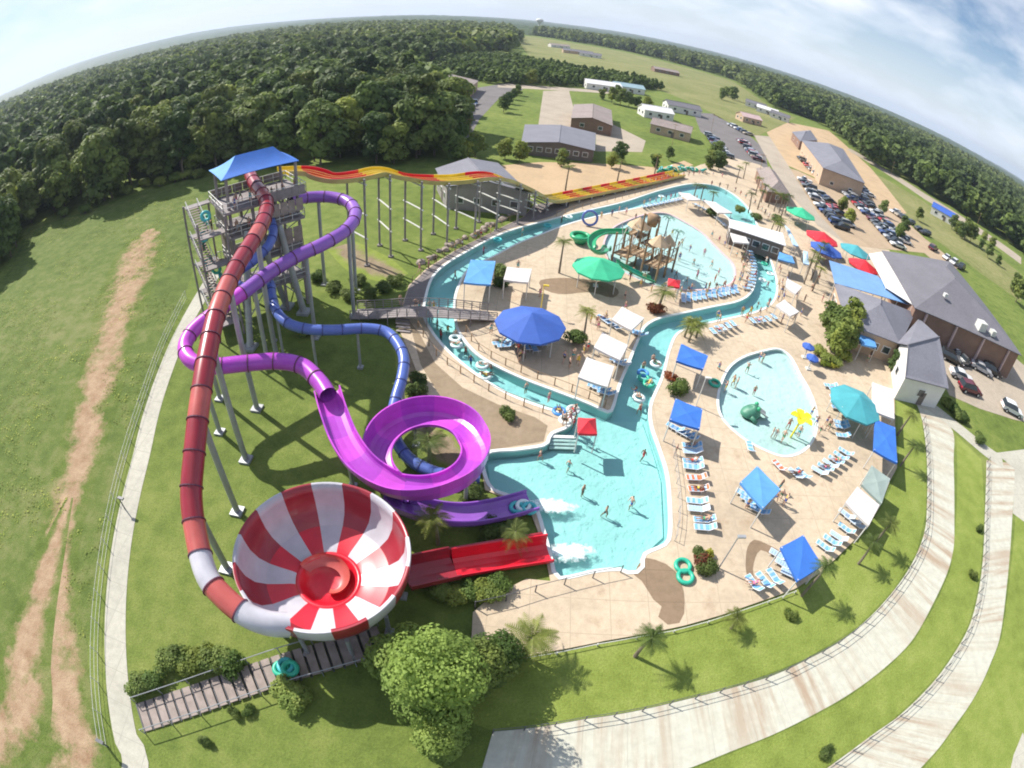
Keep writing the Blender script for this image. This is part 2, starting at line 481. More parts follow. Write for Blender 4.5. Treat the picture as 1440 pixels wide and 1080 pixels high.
def area(poly): return sum(a[0] * b[1] - b[0] * a[1] for a, b in zip(poly, poly[1:] + poly[:1])) / 2
def fill(polys):
    vs = [v for p in polys for v in p]; es = []; b = 0
    for p in polys: es += [(b + i, b + (i + 1) % len(p)) for i in range(len(p))]; b += len(p)
    r = delaunay_2d_cdt([Vector(v) for v in vs], es, [], 0, 1e-5); V = r[0]; out = []
    for t in r[2]:
        c = (V[t[0]] + V[t[1]] + V[t[2]]) / 3
        if inside(c, polys[0]) and not any(inside(c, h) for h in polys[1:]): out.append(tuple(t))
    return V, out
def sheet(name, outer, z, mat, holes=(), skirt=0.0, kind='structure', parent=None, skirt_holes=None):
    """a flat sheet with holes; skirt > 0 turns its edges down"""
    polys = [[Vector((p[0], p[1], z)) for p in outer]] + [[Vector((p[0], p[1], z)) for p in h] for h in holes]
    flat, tris = fill([[v.to_2d() for v in p] for p in polys]); flat = [Vector((*v, z)) for v in flat]
    mb = MB(); fs = []
    for t in tris:
        a, b, c = (flat[i] for i in t)
        fs.append(t if (b - a).cross(c - a).z > 0 else (t[0], t[2], t[1]))
    mb.add(flat, fs)
    if skirt:
        for k, p in enumerate(polys):
            s = skirt if k == 0 or skirt_holes is None else skirt_holes
            q = p if (area(p) > 0) == (k == 0) else p[::-1]
            n = len(q)
            mb.add([*q] + [v - Vector((0, 0, s)) for v in q], [(i, n + i, n + (i + 1) % n, (i + 1) % n) for i in range(n)])
    return mb.build(name, mat, parent, kind=kind if parent is None else None)
def ribbon(name, center, widths, z, mat, kind='structure', jag=0, step=1.0, attr=None, thick=0):
    """a strip along a centre line; attr 'bare' fades to 0 at the edges"""
    path = spline([(p[0], p[1], wd) for p, wd in zip(center, widths)], step)
    pts = [Vector((p.x, p.y, 0)) for p in path]; ws = [p.z for p in path]
    fr = frames(pts); rows = []; K = 8 if attr else 1
    for i, (p, t, s, u) in enumerate(fr):
        h = ws[i] / 2
        rows.append([(p + s * (h * (2 * k / K - 1)) + Vector((0, 0, z))) for k in range(K + 1)])
    mb = MB(); mb.loft(rows, closed=False)
    me = mb.mesh(name, mat)
    if attr:
        a = me.attributes.new(attr, 'FLOAT', 'POINT')
        a.data.foreach_set('value', [max(0, 1 - abs(2 * k / K - 1) ** 1.5) * .92 for _ in rows for k in range(K + 1)])
    o = link(name, me, kind=kind)
    if me.polygons[0].normal.z < 0: me.flip_normals()
    return o
def band(name, inner, outer, z, mat, attr='run'):
    """the strip between two edge lines, with a (along, across) coordinate for the staining"""
    A = spline(inner, 1.0); n = len(A); B0 = spline(outer, .25); rows = []; 
    B = [B0[round(i * (len(B0) - 1) / (n - 1))] for i in range(n)]
    mb = MB(); K = 4
    rows = [[a.lerp(b, k / K) + Vector((0, 0, z)) for k in range(K + 1)] for a, b in zip(A, B)]
    mb.loft(rows, closed=False); me = mb.mesh(name, mat)
    at = me.attributes.new(attr, 'FLOAT_VECTOR', 'POINT'); L = 0; vals = []
    for i, r in enumerate(rows):
        if i: L += (A[i] - A[i - 1]).length
        for k in range(K + 1): vals += [L, k / K * (A[i] - B[i]).length, 0]
    at.data.foreach_set('vector', vals)
    if me.polygons[0].normal.z < 0: me.flip_normals()
    return link(name, me, kind='structure')

# ---------------------------------------------------------------- pools, river and ground (metres, x right, y away)
river_outer = spline([(-1.65,34.97),(1.3,36.07),(3.76,37.09),(4.27,38.61),(5.78,39.84),(6.37,41.6),(3.07,42.59),(-0.25,44.05),(-3.68,46.57),(-7.51,50.5),(-10.2,54.46),(-11.61,57.64),(-12.21,62.03),(-12.38,66.84),(-11.58,70.78),(-9.23,75.94),(-3.85,85.47),(4.03,94.21),(11.32,101.84),(19.35,110.45),(29.42,123.47),(40.04,134.78),(47.57,137.04),(51.05,129.98),(50.86,117.84),(47.38,101.01),(45.18,88.95),(42.62,79.78),(39.3,73.44),(34.94,69.33),(28.89,65.65),(23.57,62.42),(20.44,59.92),(18.56,55.79),(16.74,50),(14.71,44.91),(14.28,41.49),(14.71,37.87),(15.01,34.71),(14.78,30.91),(14.41,27.89),(13.9,26.73),(12.58,26),(11.8,25.38),(11.66,24.26),(10.85,23.66),(9.83,24.01),(7.77,23.66),(5.88,22.97),(4.95,22.95),(4.53,24.51),(3.89,27.12),(2.98,29.71),(1.02,30.55),(-0.86,31.4)], .7, True)
river_inner = spline([(-7.57,56.22),(-8.53,61.23),(-8.61,66.1),(-7.82,71.09),(-4.54,76.48),(-1.61,81.58),(2.02,86.5),(6.96,93.06),(13.24,99.82),(18.68,104.9),(26.29,112.38),(34.78,121.66),(39.7,120.82),(42.11,115.43),(43.28,107.85),(43.18,99.81),(41.88,91.26),(39.61,82.88),(36.73,76.32),(33.06,71.97),(27.35,68.4),(22.06,65.18),(18.83,63.23),(16.26,60.48),(14.6,56.18),(13.02,51.47),(11.65,47.42),(10.64,43.58),(9.98,42.7),(7.96,43.72),(4.49,45.22),(0.91,46.76),(-2.29,48.61),(-4.54,50.49),(-6.58,53.58)], .7, True)
activity = spline([(14.47,76.42),(16.45,74.37),(18.45,72.89),(22.03,72.39),(26.9,73.65),(31.11,75.91),(33.83,78.77),(35.49,82.99),(36,86.53),(35.25,89.81),(34.36,93.89),(33.31,98.96),(30.74,103.44),(27.63,106.86),(23.69,105.05),(18.71,99.33),(14.97,93.51),(12.81,86.26),(12.82,80.55)], .7, True)
kiddie = spline([(22.97,46.32),(24.31,50.02),(26.39,53.64),(29.18,56.34),(32.61,58.37),(35.5,59.52),(36.78,57.96),(36.82,54.16),(36.96,50.79),(36.38,46.62),(34.55,42.54),(32.03,39.77),(29.08,38.54),(26.43,39.46),(24.3,41.17),(22.93,43.57)], .6, True)
xy = lambda P: [(p[0], p[1]) for p in P]
river_outer, river_inner, activity, kiddie = map(xy, (river_outer, river_inner, activity, kiddie))

deck_outline = [(-14.78,55.41),(-14.86,59.52),(-15.15,64.46),(-13.8,69.9),(-10.75,76.66),(-5.95,85.24),(-1.31,93.6),(0.62,101.21),(5.84,104.78),(15.14,114.23),(25.3,124.53),(36.37,140.11),(48.14,158.98),(65.56,181.09),(75.55,180.06),(76.67,166.05),(73.18,142.1),(71.42,122.21),(75.37,112.57),(93.68,118.75),(78.73,83.45),(66.08,69.25),(59.74,62.05),(56.92,57.47),(54.01,53.92),(49.29,45.52),(45.46,37.89),(42.83,35.4),(39.61,31.78),(35.69,28.46),(29.06,23.99),(25.42,22.16),(20.4,20.63),(17.9,19.82),(14.61,18.89),(8.51,17.49),(2.02,15.63),(-0.83,15.86),(-1.01,19),(0.13,20.5),(2.64,22.39),(4.47,22.38),(4.09,24.2),(3.38,26.91),(2.53,29.26),(0.75,30.11),(-1.3,30.85),(-2.12,34.54),(-2.73,35.99),(-4.86,38.04),(-7.2,40.53),(-9.32,44.11),(-11.47,48.83)]
# the pool's own left edge stays inside the deck sheet
big = [(7500 * math.cos(2 * math.pi * k / 96), 7500 * math.sin(2 * math.pi * k / 96)) for k in range(96)]
ground = sheet('ground', big, 0, 'grass_ground', [river_outer, kiddie])
deck = sheet('pool_deck', deck_outline, .12, 'deck', [[p for p in river_outer], kiddie], skirt=.13)
isl = sheet('island_deck', river_inner, .12, 'deck', [activity], skirt=1.1, skirt_holes=.2)
def basin(name, poly, depth, mat):
    mb = MB(); q = poly if area(poly) > 0 else poly[::-1]; n = len(q)
    fv, ft = fill([[Vector(p) for p in q]]); mb.add([(*v, -depth) for v in fv], [t if (fv[t[1]] - fv[t[0]]).cross(fv[t[2]] - fv[t[0]]) > 0 else t[::-1] for t in ft])
    mb.add([(*p, .12) for p in q] + [(*p, -depth) for p in q], [(i, (i + 1) % n, n + (i + 1) % n, n + i) for i in range(n)])
    return mb.build(name, mat, kind='structure')
basin('river_basin', river_outer, 1.0, 'river_floor')
basin('kiddie_basin', kiddie, .35, 'pool_floor_pale')
basin('activity_basin', activity, .3, 'pool_floor_pale')
sheet('main_pool_floor', [(p[0], p[1]) for p in [(-1.43,34.65),(3.77,36.71),(6.76,39.58),(9.58,42.2),(13.75,42.83),(14.41,37.83),(14.72,34.69),(14.17,28.03),(12.35,26.13),(11.43,24.38),(9.85,24.28),(5.88,23.3),(5.11,23.23),(4.12,27.14),(3.17,29.58),(-0.74,31.34)]], -.8, 'pool_floor')
sheet('river_water', river_outer, -.06, 'water_river', [river_inner])
sheet('kiddie_water', kiddie, -.03, 'water_shallow')
sheet('activity_water', activity, -.03, 'water_shallow')
def coping(name, poly, wdt, mat='tile_white', out=1):
    q = poly if area(poly) > 0 else poly[::-1]; n = len(q); rows = []
    for i in range(n):
        t = (Vector(q[(i + 1) % n]) - Vector(q[i - 1])).normalized(); nrm = Vector((t.y, -t.x)) * out
        p = Vector(q[i]); rows.append([(p - nrm * .06, .155), (p + nrm * wdt, .155)])
    mb = MB(); m = [(*r[0][0], .155) for r in rows] + [(*r[1][0], .155) for r in rows] + [(*r[0][0], -.05) for r in rows] + [(*r[1][0], .1) for r in rows]
    for i in range(n):
        j = (i + 1) % n
        mb.add([m[i], m[j], m[n + j], m[n + i]], [(0, 1, 2, 3)]); mb.add([m[i], m[j], m[2 * n + j], m[2 * n + i]], [(3, 2, 1, 0)]); mb.add([m[n + i], m[n + j], m[3 * n + j], m[3 * n + i]], [(0, 1, 2, 3)])
    return mb.build(name, mat, kind='structure')
mb = MB(); q_ = river_inner if area(river_inner) > 0 else river_inner[::-1]; n_ = len(q_); off = []
for i in range(n_):
    t_ = (Vector(q_[(i + 1) % n_]) - Vector(q_[i - 1])).normalized(); off.append(Vector(q_[i]) + Vector((t_.y, -t_.x)) * .03)
mb.add([(*p, .11) for p in off] + [(*p, -1.0) for p in off], [(i, n_ + i, n_ + (i + 1) % n_, (i + 1) % n_) for i in range(n_)])
mb.build('island_wall', 'river_floor', kind='structure')
coping('river_outer_coping', river_outer, .28)
coping('river_inner_coping', river_inner, .28, out=-1)
coping('kiddie_coping', kiddie, .25)
coping('activity_coping', activity, .25, 'splash_pink')
# walk along the upper river, shade and wet put into its dark colour, and the fountain-pink beach entry of the kiddie pool
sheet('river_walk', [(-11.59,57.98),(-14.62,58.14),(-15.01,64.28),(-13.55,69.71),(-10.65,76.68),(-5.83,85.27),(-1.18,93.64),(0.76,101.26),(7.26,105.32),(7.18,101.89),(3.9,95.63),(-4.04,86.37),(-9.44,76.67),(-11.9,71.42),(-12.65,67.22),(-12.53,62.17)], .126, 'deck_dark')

# lawns, fields, tracks and paths
sheet('meadow', [(-140, 15), (-103, 63)] + [(-121.03,86.37),(-110.22,93.11),(-99.44,94.58),(-92.87,103.85),(-87.42,109.38),(-77.77,115.38),(-71.45,105.39),(-57.88,81.79),(-47.86,58.9),(-41.11,41.22),(-37.41,29.85),(-35.22,22.57),(-32.56,15.01),(-30.18,8.53),(-27.57,2.9),(-24.98,-0.98)] + [(-30, -14), (-60, -30), (-150, -40)], .006, 'grass_rough')
ribbon('dirt_track', [(-72.39,81.59),(-68.95,74.28),(-61.2,60.25),(-53.92,47.12),(-49.14,38.5),(-45.13,30.33),(-42.42,24.44),(-39.93,18.43),(-37.53,13.23),(-34.71,8.84),(-31.98,4.93),(-29.45,1.32),(-27.24,-2.04)] + [(-26.5, -12)], [3, 10, 10.5, 8, 8, 7.2, 6.4, 5.8, 5.8, 6, 6.2, 6.6, 7, 7], .012, 'dirt_track', attr='bare')
ribbon('dirt_wash', [(-40.69,20.98),(-38.8,14.43),(-37.42,9.25),(-35.95,3.79),(-34.35,-1.24)] + [(-38, -6)], [1, 3.5, 5, 6.5, 7.5, 7.5], .0165, 'dirt_track', attr='bare')
ribbon('worn_patch', [(-28.78,75.85),(-22.27,69.88),(-17.07,66.22)], [5, 7, 4], .010, 'worn_turf', attr='bare')
ribbon('worn_bank', [(-12.79,52.92),(-9.64,43.46),(-5.54,38.03),(-3.52,35.49)], [3, 3.5, 4, 2], .013, 'worn_turf', attr='bare')
ribbon('worn_corner', [(-8.09,37.79),(-5.68,35.51),(-3.83,32.95)], [4, 4, 3], .016, 'worn_turf', attr='bare')
sheet('sand_lot', [(-9.94,125.3),(1.05,133.53),(19.29,140.76),(33.54,145.91),(43.29,160.33),(45.41,157.02),(25.87,128.28),(15.41,117.39),(7.35,108.5),(2.74,105.83),(-2.23,112.13)], .02, 'sand')
sheet('bank_sand', [(-13.16,55.69),(-11.31,53.18),(-8.47,47.75),(-5.02,44.16),(-1.17,42.1),(2.57,40.79),(3.84,39.75),(3.49,37.52),(-1.27,35.67),(-3.58,38.56),(-6.91,42.22),(-9.92,47.11)], .128, 'bank')
sheet('damp_patch', spline([(11.97,25.18),(13.15,24.89),(14.3,24.24),(14.92,22.74),(14.95,20.88),(14.54,19.33),(13.47,18.95),(12.68,19.69),(13.07,20.84),(12.25,21.34),(11.78,22.77),(10.94,23.26)], 1, True), .1255, 'deck_damp')
sheet('damp_patch', spline([(22.51,27.44),(23.52,27.06),(25.15,26.04),(26.04,25.09),(25.69,24.63),(24.25,25.49),(22.82,26.27),(21.69,24.37),(21.63,22.77),(21.04,22.56),(20.99,24.37),(21.57,26.48)], .6, True), .1255, 'deck_damp')
sheet('damp_patch', spline([(2.4,69.62),(6.45,71.32),(11.63,71.38),(13.53,69.3),(12.29,66.91),(9.35,67.78),(5.37,66.17),(2.94,67)], 1, True), .1255, 'deck_damp')
ribbon('concrete_path', [(-46.04,64.9),(-44.26,57.2),(-42.24,48.85),(-39.83,41.01),(-37.5,34.28),(-35.09,28.33),(-33.26,23.12),(-31.57,18.52),(-29.59,13.78),(-27.61,9.56),(-25.61,5.74),(-23.67,2.48),(-22.01,0.19)] + [(-21, -10)], [2.2, 2.2, 2.1, 2.1, 2.1, 2.1, 2.1, 2.1, 2.1, 2.1, 2.1, 2.1, 2.3, 2.3], .03, 'concrete')
band('embankment', [(1.17,9.97),(4.34,10.61),(6.66,11.21),(9.91,11.8),(14.07,12.7),(17.88,13.47),(21.66,14.25),(24.95,15.34),(28.14,16.41),(31.28,17.85),(34.06,19.37),(37.09,21.31),(39.75,23.21),(42.51,25.54),(45.07,28.21),(47,31.03),(52.37,40.09),(56,47.25),(57.34,51.55)], [(0.22,4.18),(4.47,5.05),(7.11,5.63),(10.31,6.35),(13.85,7.3),(17.35,8.39),(20.78,9.28),(24.44,10.37),(28.46,11.65),(32.98,13.44),(37.44,15.7),(42.15,19.35),(46.28,22.84),(48.99,25.81),(50.61,28.29),(52.25,30.94),(57.75,39.47),(62.05,45.8),(61.37,50.19)], .02, 'streaked_concrete')
band('lower_embankment', [(22.34,4.56),(25.94,6.03),(30.16,7.65),(33.05,8.55),(36.4,9.93),(39.61,11.48),(42.9,13.43),(46.47,15.89),(49.85,19.26),(53.57,23.73),(58.84,30.77),(66.42,40.28)], [(29.15,0.38),(34.64,3.22),(37.42,4.51),(40.17,6.08),(42.84,7.5),(45.52,9.21),(48.24,11.25),(51.12,13.64),(55.77,19.12),(59.88,23.88),(65.74,30.54),(74.58,39.87)], .02, 'streaked_concrete')
ribbon('footpath', [(54.96,54.24),(59.48,51.86),(63.84,47.04),(67.72,42.38),(70.82,40.03)], [2.6, 3, 3, 3.2, 3.2], .03, 'concrete')
sheet('corner_pavement', [(70.36,41.94),(80.59,43.29),(87.52,42.3),(71.99,25.13),(65.55,30.29),(73.26,38.64)], .026, 'concrete')
sheet('far_corner_path', [(48.01,0.35),(50.42,2.19),(50.9,0.33),(50.51,-3.75),(46.93,-1.12)], .026, 'concrete')
sheet('mown_lawn', [(-1.11,15.31),(2.04,15.41),(8.5,17.37),(14.59,18.7),(20.36,20.43),(25.36,21.94),(28.99,23.76),(35.91,28.28),(39.94,31.78),(45.72,37.67),(53.67,52.58),(56.21,50.76),(55.83,47.23),(52.22,40.09),(46.87,31.04),(42.4,25.55),(36.99,21.32),(31.22,17.93),(24.89,15.41),(17.83,13.53),(9.91,11.85),(4.34,10.67),(1.17,10.03),(-0.86,10.72)], .01, 'grass_lawn')
sheet('lower_lawn', [(62.41,45.09),(65.17,40.37),(58.68,30.78),(53.29,23.76),(49.6,19.29),(46.23,15.93),(42.69,13.47),(39.42,11.52),(32.89,8.59),(25.88,6.1),(21.12,4.23),(15.62,3.48),(10.31,6.09),(13.84,7.14),(17.33,8.22),(24.41,10.19),(28.49,11.45),(33.1,13.28),(37.57,15.52),(42.43,19.23),(46.65,22.8),(52.68,30.93)], .011, 'grass_lawn')
sheet('outer_lawn', [(74.86,39.43),(66.31,30.26),(56.98,19.97),(51.3,13.42),(45.4,8.92),(40.32,5.89),(34.86,3.02),(29.86,0.16)] + [(40, -30), (90, -30), (120, 30)] + [(73.07,25.03)], .012, 'grass_lawn')
# drives, car parks and the far fields
sheet('car_park', [(90.7,188.76),(94.97,188.61),(102.41,179.16),(127.07,189.56),(130.69,168.17),(127.75,145.02),(131.32,126.19),(115.28,116.27),(114.25,127.24),(90.63,118.09),(75.68,112.32),(76.01,131.68),(80.17,155.63)], .03, 'gravel')
sheet('service_yard', [(74.69,73.81),(106.78,75.31),(113.39,65.67),(95.92,50.15),(84.04,50.83),(74.5,52.39),(67.73,54.77),(69.65,61.81)], .03, 'pale_lot')
sheet('entrance_drive', [(98.45,249.74),(110.57,259.36),(93.19,194.58),(83.28,157.8),(77.45,134.64),(75.68,112.32),(70.83,116.53),(73.18,142.1),(77.56,168.27)], .034, 'pale_lot')
sheet('far_car_park', [(75.89,281.25),(90.54,294.54),(94.77,251.98),(91.79,216.66),(77.48,176.37),(65.18,171.83),(65.26,198.26),(64.52,222.59)], .03, 'asphalt')
sheet('lodge_yard', [(114.18,272.77),(163.7,357.72),(216.22,392.92),(174.07,258.09),(139.84,174.13),(129.02,165.75),(127.98,191.07),(103.76,181.81),(95.61,190.04),(92.21,193.76)], .024, 'sand')
sheet('brown_verge', [(129.52,200.03),(142.34,210.08),(142.35,181.61),(130.69,168.17),(128.64,189.09)], .02, 'sand')
sheet('highway', [(184.29,307.31),(194.66,319.51),(203.65,243.62),(232.53,183.8),(214.71,168.05),(188.93,224.6)], .03, 'pale_lot')
sheet('wood_car_park', [(-22.42,150.23),(-27.42,187.05),(-31.25,259.1),(-16.59,292.65),(-9.57,267.72),(-17.84,232.91),(-19.8,181.73),(-18.91,147.71)], .03, 'asphalt')
sheet('farm_yard', [(-0.25,269.98),(12.32,284.84),(12.49,230.62),(27.07,198.05),(34.59,180.12),(30.55,161.51),(16.09,152.92),(17.98,178.76),(-0.58,181.02)], .026, 'pale_lot')
sheet('far_road', [(-22.87,281.52),(-1.96,289),(44.29,309.98),(42.98,299.65),(-1.68,274.29),(-21.58,267.47)], .034, 'pale_lot')
sheet('dry_field', [(-64.47,1043.3),(-27.09,1070.44),(32.48,967.1),(118.89,895.38),(183.73,777.96),(235.13,708.49),(184.53,439.89),(195.45,412.88),(165.88,362.74),(115.31,275.67),(100.32,248.7),(90.63,282.3),(88.58,315.19),(75.47,358.7),(54.54,390.72),(15.99,410.13),(-15.18,500.72)], .03, 'grass_dry')
sheet('far_strip', [(166.47,253.84),(182.39,216.13),(194.17,149.82),(154.3,114.12),(143.52,127.55),(134.84,151.84),(141.28,196.77)], .018, 'grass_dry')

# ---------------------------------------------------------------- slides
def tube_slide(root, pts, rad, mats, joint, sect=2.0, start_open=False, n=20):
    path = spline(pts, .4); fr = frames(path); per = max(2, round(sect / .4)); k = 0; i = 0
    while i < len(fr) - 1:
        j = min(i + per, len(fr) - 1)
        if len(fr) - 1 - j < per // 2: j = len(fr) - 1
        mb = MB(); rings = []
        for p, t, s, u in fr[i:j + 1]:
            rings.append([p + (s * math.cos(2 * math.pi * a / n) + u * math.sin(2 * math.pi * a / n)) * rad for a in range(n)])
        mb.loft(rings)
        inner = [[fr[i + q][0] + (v - fr[i + q][0]) * .94 for v in r][::-1] for q, r in enumerate(rings)]
        mb.loft(inner)
        mb.build('tube_section', mats[k % len(mats)] if not callable(mats) else mats(k, round((len(fr) - 1 - j) / per)), root, smooth=True)
        if j < len(fr) - 1:
            p, t, s, u = fr[j]; mb = MB(); rings = []
            for d, rr in ((-.045, 1.0), (-.045, 1.09), (.045, 1.09), (.045, 1.0)):
                rings.append([p + t * d + (s * math.cos(2 * math.pi * a / n) + u * math.sin(2 * math.pi * a / n)) * rad * rr for a in range(n)])
            mb.loft(rings); mb.build('flange', joint, root, smooth=False)
        i = j; k += 1
    return path
def flume(root, pts, half, wall, mats, sect=2.2, name='flume_section', lip='gel_white', base=.0):
    """open channel: rounded floor, upright walls, real thickness; wall(f) -> (left height, right height)"""
    path = spline(pts, .4); fr = frames(path); per = max(2, round(sect / .4)); i = 0; k = 0; tot = len(fr) - 1
    def prof(f, p, s, u):
        hl, hr = wall(f); u = Vector((0, 0, 1)); o = []
        inn = [(-half, hl), (-half * .97, hl * .5), (-half * .85, .22), (-half * .5, .04), (0, 0), (half * .5, .04), (half * .85, .22), (half * .97, hr * .5), (half, hr)]
        out = [(half + .12, hr), (half + .1, hr * .5), (half * .93, .08), (half * .5, -.1), (0, -.14), (-half * .5, -.1), (-half * .93, .08), (-half - .1, hl * .5), (-half - .12, hl)]
        return [p + s * a + u * b for a, b in inn + out]
    while i < tot:
        j = min(i + per, tot)
        if tot - j < per // 2: j = tot
        mb = MB(); mb.loft([prof(q / tot, fr[q][0], fr[q][2], fr[q][3]) for q in range(i, j + 1)], caps=True)
        mb.build(name, mats[k % len(mats)], root, smooth=False)
        i = j; k += 1
    return path
def support(root, p, top, rad=.22, mat='steel', arm=None, name='support_post'):
    mb = MB(); mb.bar((p[0], p[1], -.1), (p[0], p[1], top), rad, 10)
    mb.box((p[0], p[1], .1), (rad * 4, rad * 4, .25))
    if arm is not None: mb.bar((p[0], p[1], top - .3), arm, rad * .7, 8)
    mb.build(name, mat, root)

# --- red bowl slide
bowl_c = Vector((-11.25, 18.6, 0)); RIM = 6.0; BR = 5.85
bs = thing('bowl_slide', 'red and white striped bowl slide fed by a long maroon tube', 'water slide', tuple(bowl_c), absolute=True)
mar_pts = [(-35.25,60.86,16.6),(-33.25,58.26,16.3),(-29.3,53.59,15.8),(-27.45,49.5,15.4),(-26.41,45.08,15.1),(-25.54,39.12,14.6),(-24.24,33.4,14),(-22.92,28.93,13),(-21.86,25.03,11.6),(-20.99,21.48,10),(-20.47,19.06,8.7),(-19.44,16.89,7.7)]
for a_, r_, z_ in ((213, 7.75, 6.95), (227, 7.2, 6.55), (241, 6.7, 6.15), (253, 6.15, 5.75), (263, 5.5, 5.3)): mar_pts.append((bowl_c.x + math.cos(R(a_)) * r_, bowl_c.y + math.sin(R(a_)) * r_, z_))
NS = 16
def bowl_ring(prof, name, mats, phase=0, ns=NS, skip=(), both=True):
    for k in range(ns):
        if k in skip: continue
        mb = MB(); a0 = 2 * math.pi * (k + phase) / ns; a1 = 2 * math.pi * (k + 1 + phase) / ns; m = 5; rows = []
        for r, z in prof:
            rows.append([bowl_c + Vector((math.cos(a0 + (a1 - a0) * q / m) * r, math.sin(a0 + (a1 - a0) * q / m) * r, z)) for q in range(m + 1)])
        mb.loft(rows, closed=False)
        mb.build(name, mats[k % 2], bs, smooth=True)
wallp = [(BR + .22, RIM - .02), (BR, RIM), (BR - .05, RIM - .8), (BR - .2, RIM - 1.8), (BR - .65, RIM - 2.65), (BR - 1.4, RIM - 3.1)]
bowl_ring(wallp, 'wall_panel', ('gel_white', 'gel_maroon'))  # red stripes in maroon here: the wall's shade is put into the colour
bowl_ring([(BR - 1.4, RIM - 3.1), (3.6, RIM - 3.3), (2.75, RIM - 3.45), (2.4, RIM - 3.6)], 'floor_panel', ('gel_white', 'gel_red'))
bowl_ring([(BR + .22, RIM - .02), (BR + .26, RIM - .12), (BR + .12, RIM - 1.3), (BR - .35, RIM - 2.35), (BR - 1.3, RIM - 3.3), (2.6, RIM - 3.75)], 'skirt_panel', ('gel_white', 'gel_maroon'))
mb = MB(); rows = []
for r, z in ((2.4, RIM - 3.6), (2.25, RIM - 3.52), (2.05, RIM - 3.65), (1.85, RIM - 4.2), (1.3, RIM - 4.55), (.5, RIM - 4.65), (.02, RIM - 4.67)):
    rows.append([bowl_c + Vector((math.cos(2 * math.pi * q / 36) * r, math.sin(2 * math.pi * q / 36) * r, z)) for q in range(36)])
mb.loft(rows); mb.build('drain_funnel', 'gel_red', bs, smooth=True)
mb = MB(); rows = []
for q in range(30):
    a = 2.9 - 4.4 * q / 29; r0 = 2.3 - 1.5 * (q / 29) ** 1.3; d = Vector((math.cos(a), math.sin(a), 0)); z = RIM - 3.55 - .9 * q / 29
    rows.append([bowl_c + d * r0 + Vector((0, 0, z + .42)), bowl_c + d * (r0 - .12) + Vector((0, 0, z)), bowl_c + d * max(.05, r0 - .75) + Vector((0, 0, z - .2))])
mb.loft(rows, closed=False); mb.build('swirl_lip', 'gel_salmon', bs, smooth=True)
mats_mar = lambda k: ('gel_maroon', 'gel_salmon', 'gel_maroon')[(k * 7 // 3) % 3]
mar = tube_slide(bs, mar_pts, .83, lambda k, left: ('gel_white', 'gel_salmon', 'gel_white')[left] if left < 3 else mats_mar(k), 'joint', 2.3)
for k in range(10):
    a = 2 * math.pi * (k + .3) / 10; p = bowl_c + Vector((math.cos(a), math.sin(a), 0)) * (BR - .7)
    support(bs, p, RIM - 3.3, .16)
for i in (44, 66, 84, 100, 116):
    if i < len(mar):
        p = mar[i]; support(bs, p, p.z - .78, .28, 'steel')
# run-out trough into the pool
tr = [(-5.96,20.34,1.3),(-4.45,21.2,1.05),(-2.69,22.18,0.75),(0.38,23.46,0.45),(4.26,24.76,0.3)]
flume(bs, tr[:3], 1.15, lambda f: (1.3, 1.0), ('gel_maroon',), 3.0, 'shade_toned_trough')  # open channel; the shade of a cover is put into its maroon
flume(bs, tr[2:], .95, lambda f: (1.3, .7), ('gel_red',), 3.4, 'runout_trough')
mb = MB(); q = [Vector(p) for p in [(-4.63,22.59,2),(-2.87,23.46,1.9),(0.51,24.82,1.7),(3.51,25.96,1.5)]]
rows = [[v, v - Vector((0, 0, 1.9)), v - Vector((-.1, .14, 1.9)), v - Vector((-.1, .14, 0))] for v in q]
mb.loft(rows, caps=True); mb.build('back_wall', 'gel_maroon', bs)

# --- purple flume
ps = thing('purple_slide', 'purple tube slide opening into a wide spiral flume above the pool', 'water slide', [(-6.89,34.2,0)][0], absolute=True)
pp = [(-29.45,60.24,13.3),(-28.11,62.13,13),(-25.45,63.35,12.7),(-22.56,62.53,12.4),(-20.46,59.3,12.1),(-20.21,55.4,11.8),(-21.81,51.97,11.4),(-23.9,49.71,11),(-25.71,46.81,10.6),(-27.31,43.15,10.1),(-29.03,39.82,9.6),(-30.36,37.14,9.1),(-30.23,34.9,8.7),(-28.52,33.36,8.4),(-26.19,33.39,8.1),(-23.47,34.66,7.8),(-20.75,35.83,7.5),(-18.34,35.9,7.2),(-16.21,34.42,6.9),(-15.02,33.16,6.7)]
pur = tube_slide(ps, pp, .76, lambda k, left: ('gel_violet' if k < 13 else ('gel_magenta' if k < 19 else 'gel_purple')) , 'joint', 2.3)
fl = [(-15.38,33.95,6),(-14.18,31.88,5.6),(-12.48,29.35,5.1),(-10.47,27.4,4.7),(-8.23,26.37,4.35)]
rc = Vector([(-6.55,31.66,3.4)][0]); a0 = math.atan2(Vector(fl[-1]).y - rc.y, Vector(fl[-1]).x - rc.x)
helix = []; R0 = math.hypot(Vector(fl[-1]).x - rc.x, Vector(fl[-1]).y - rc.y)
for q in range(1, 21):
    a = a0 + q * (2 * math.pi * 1.02) / 20
    rr = 3.9 + (R0 - 3.9) * max(0, 1 - q / 7)
    helix.append((rc.x + math.cos(a) * rr, rc.y + math.sin(a) * rr, 4.3 - q * .115))
ex = [(-7.86,26.91,1.75),(-5.28,26.47,1.4),(-2.63,26.77,1.1),(-0.01,27.9,0.8),(2.7,29.54,0.45)]
flume(ps, fl + helix, 1.05, lambda f: (.75 if f < .3 else .55, .75 + 1.1 * min(1, max(0, (f - .2) * 5))), ('gel_magenta', 'gel_purple'), 2.6)
flume(ps, [helix[-1]] + ex, 1.0, lambda f: (.7, 1.1 - .3 * f), ('gel_violet',), 2.6)
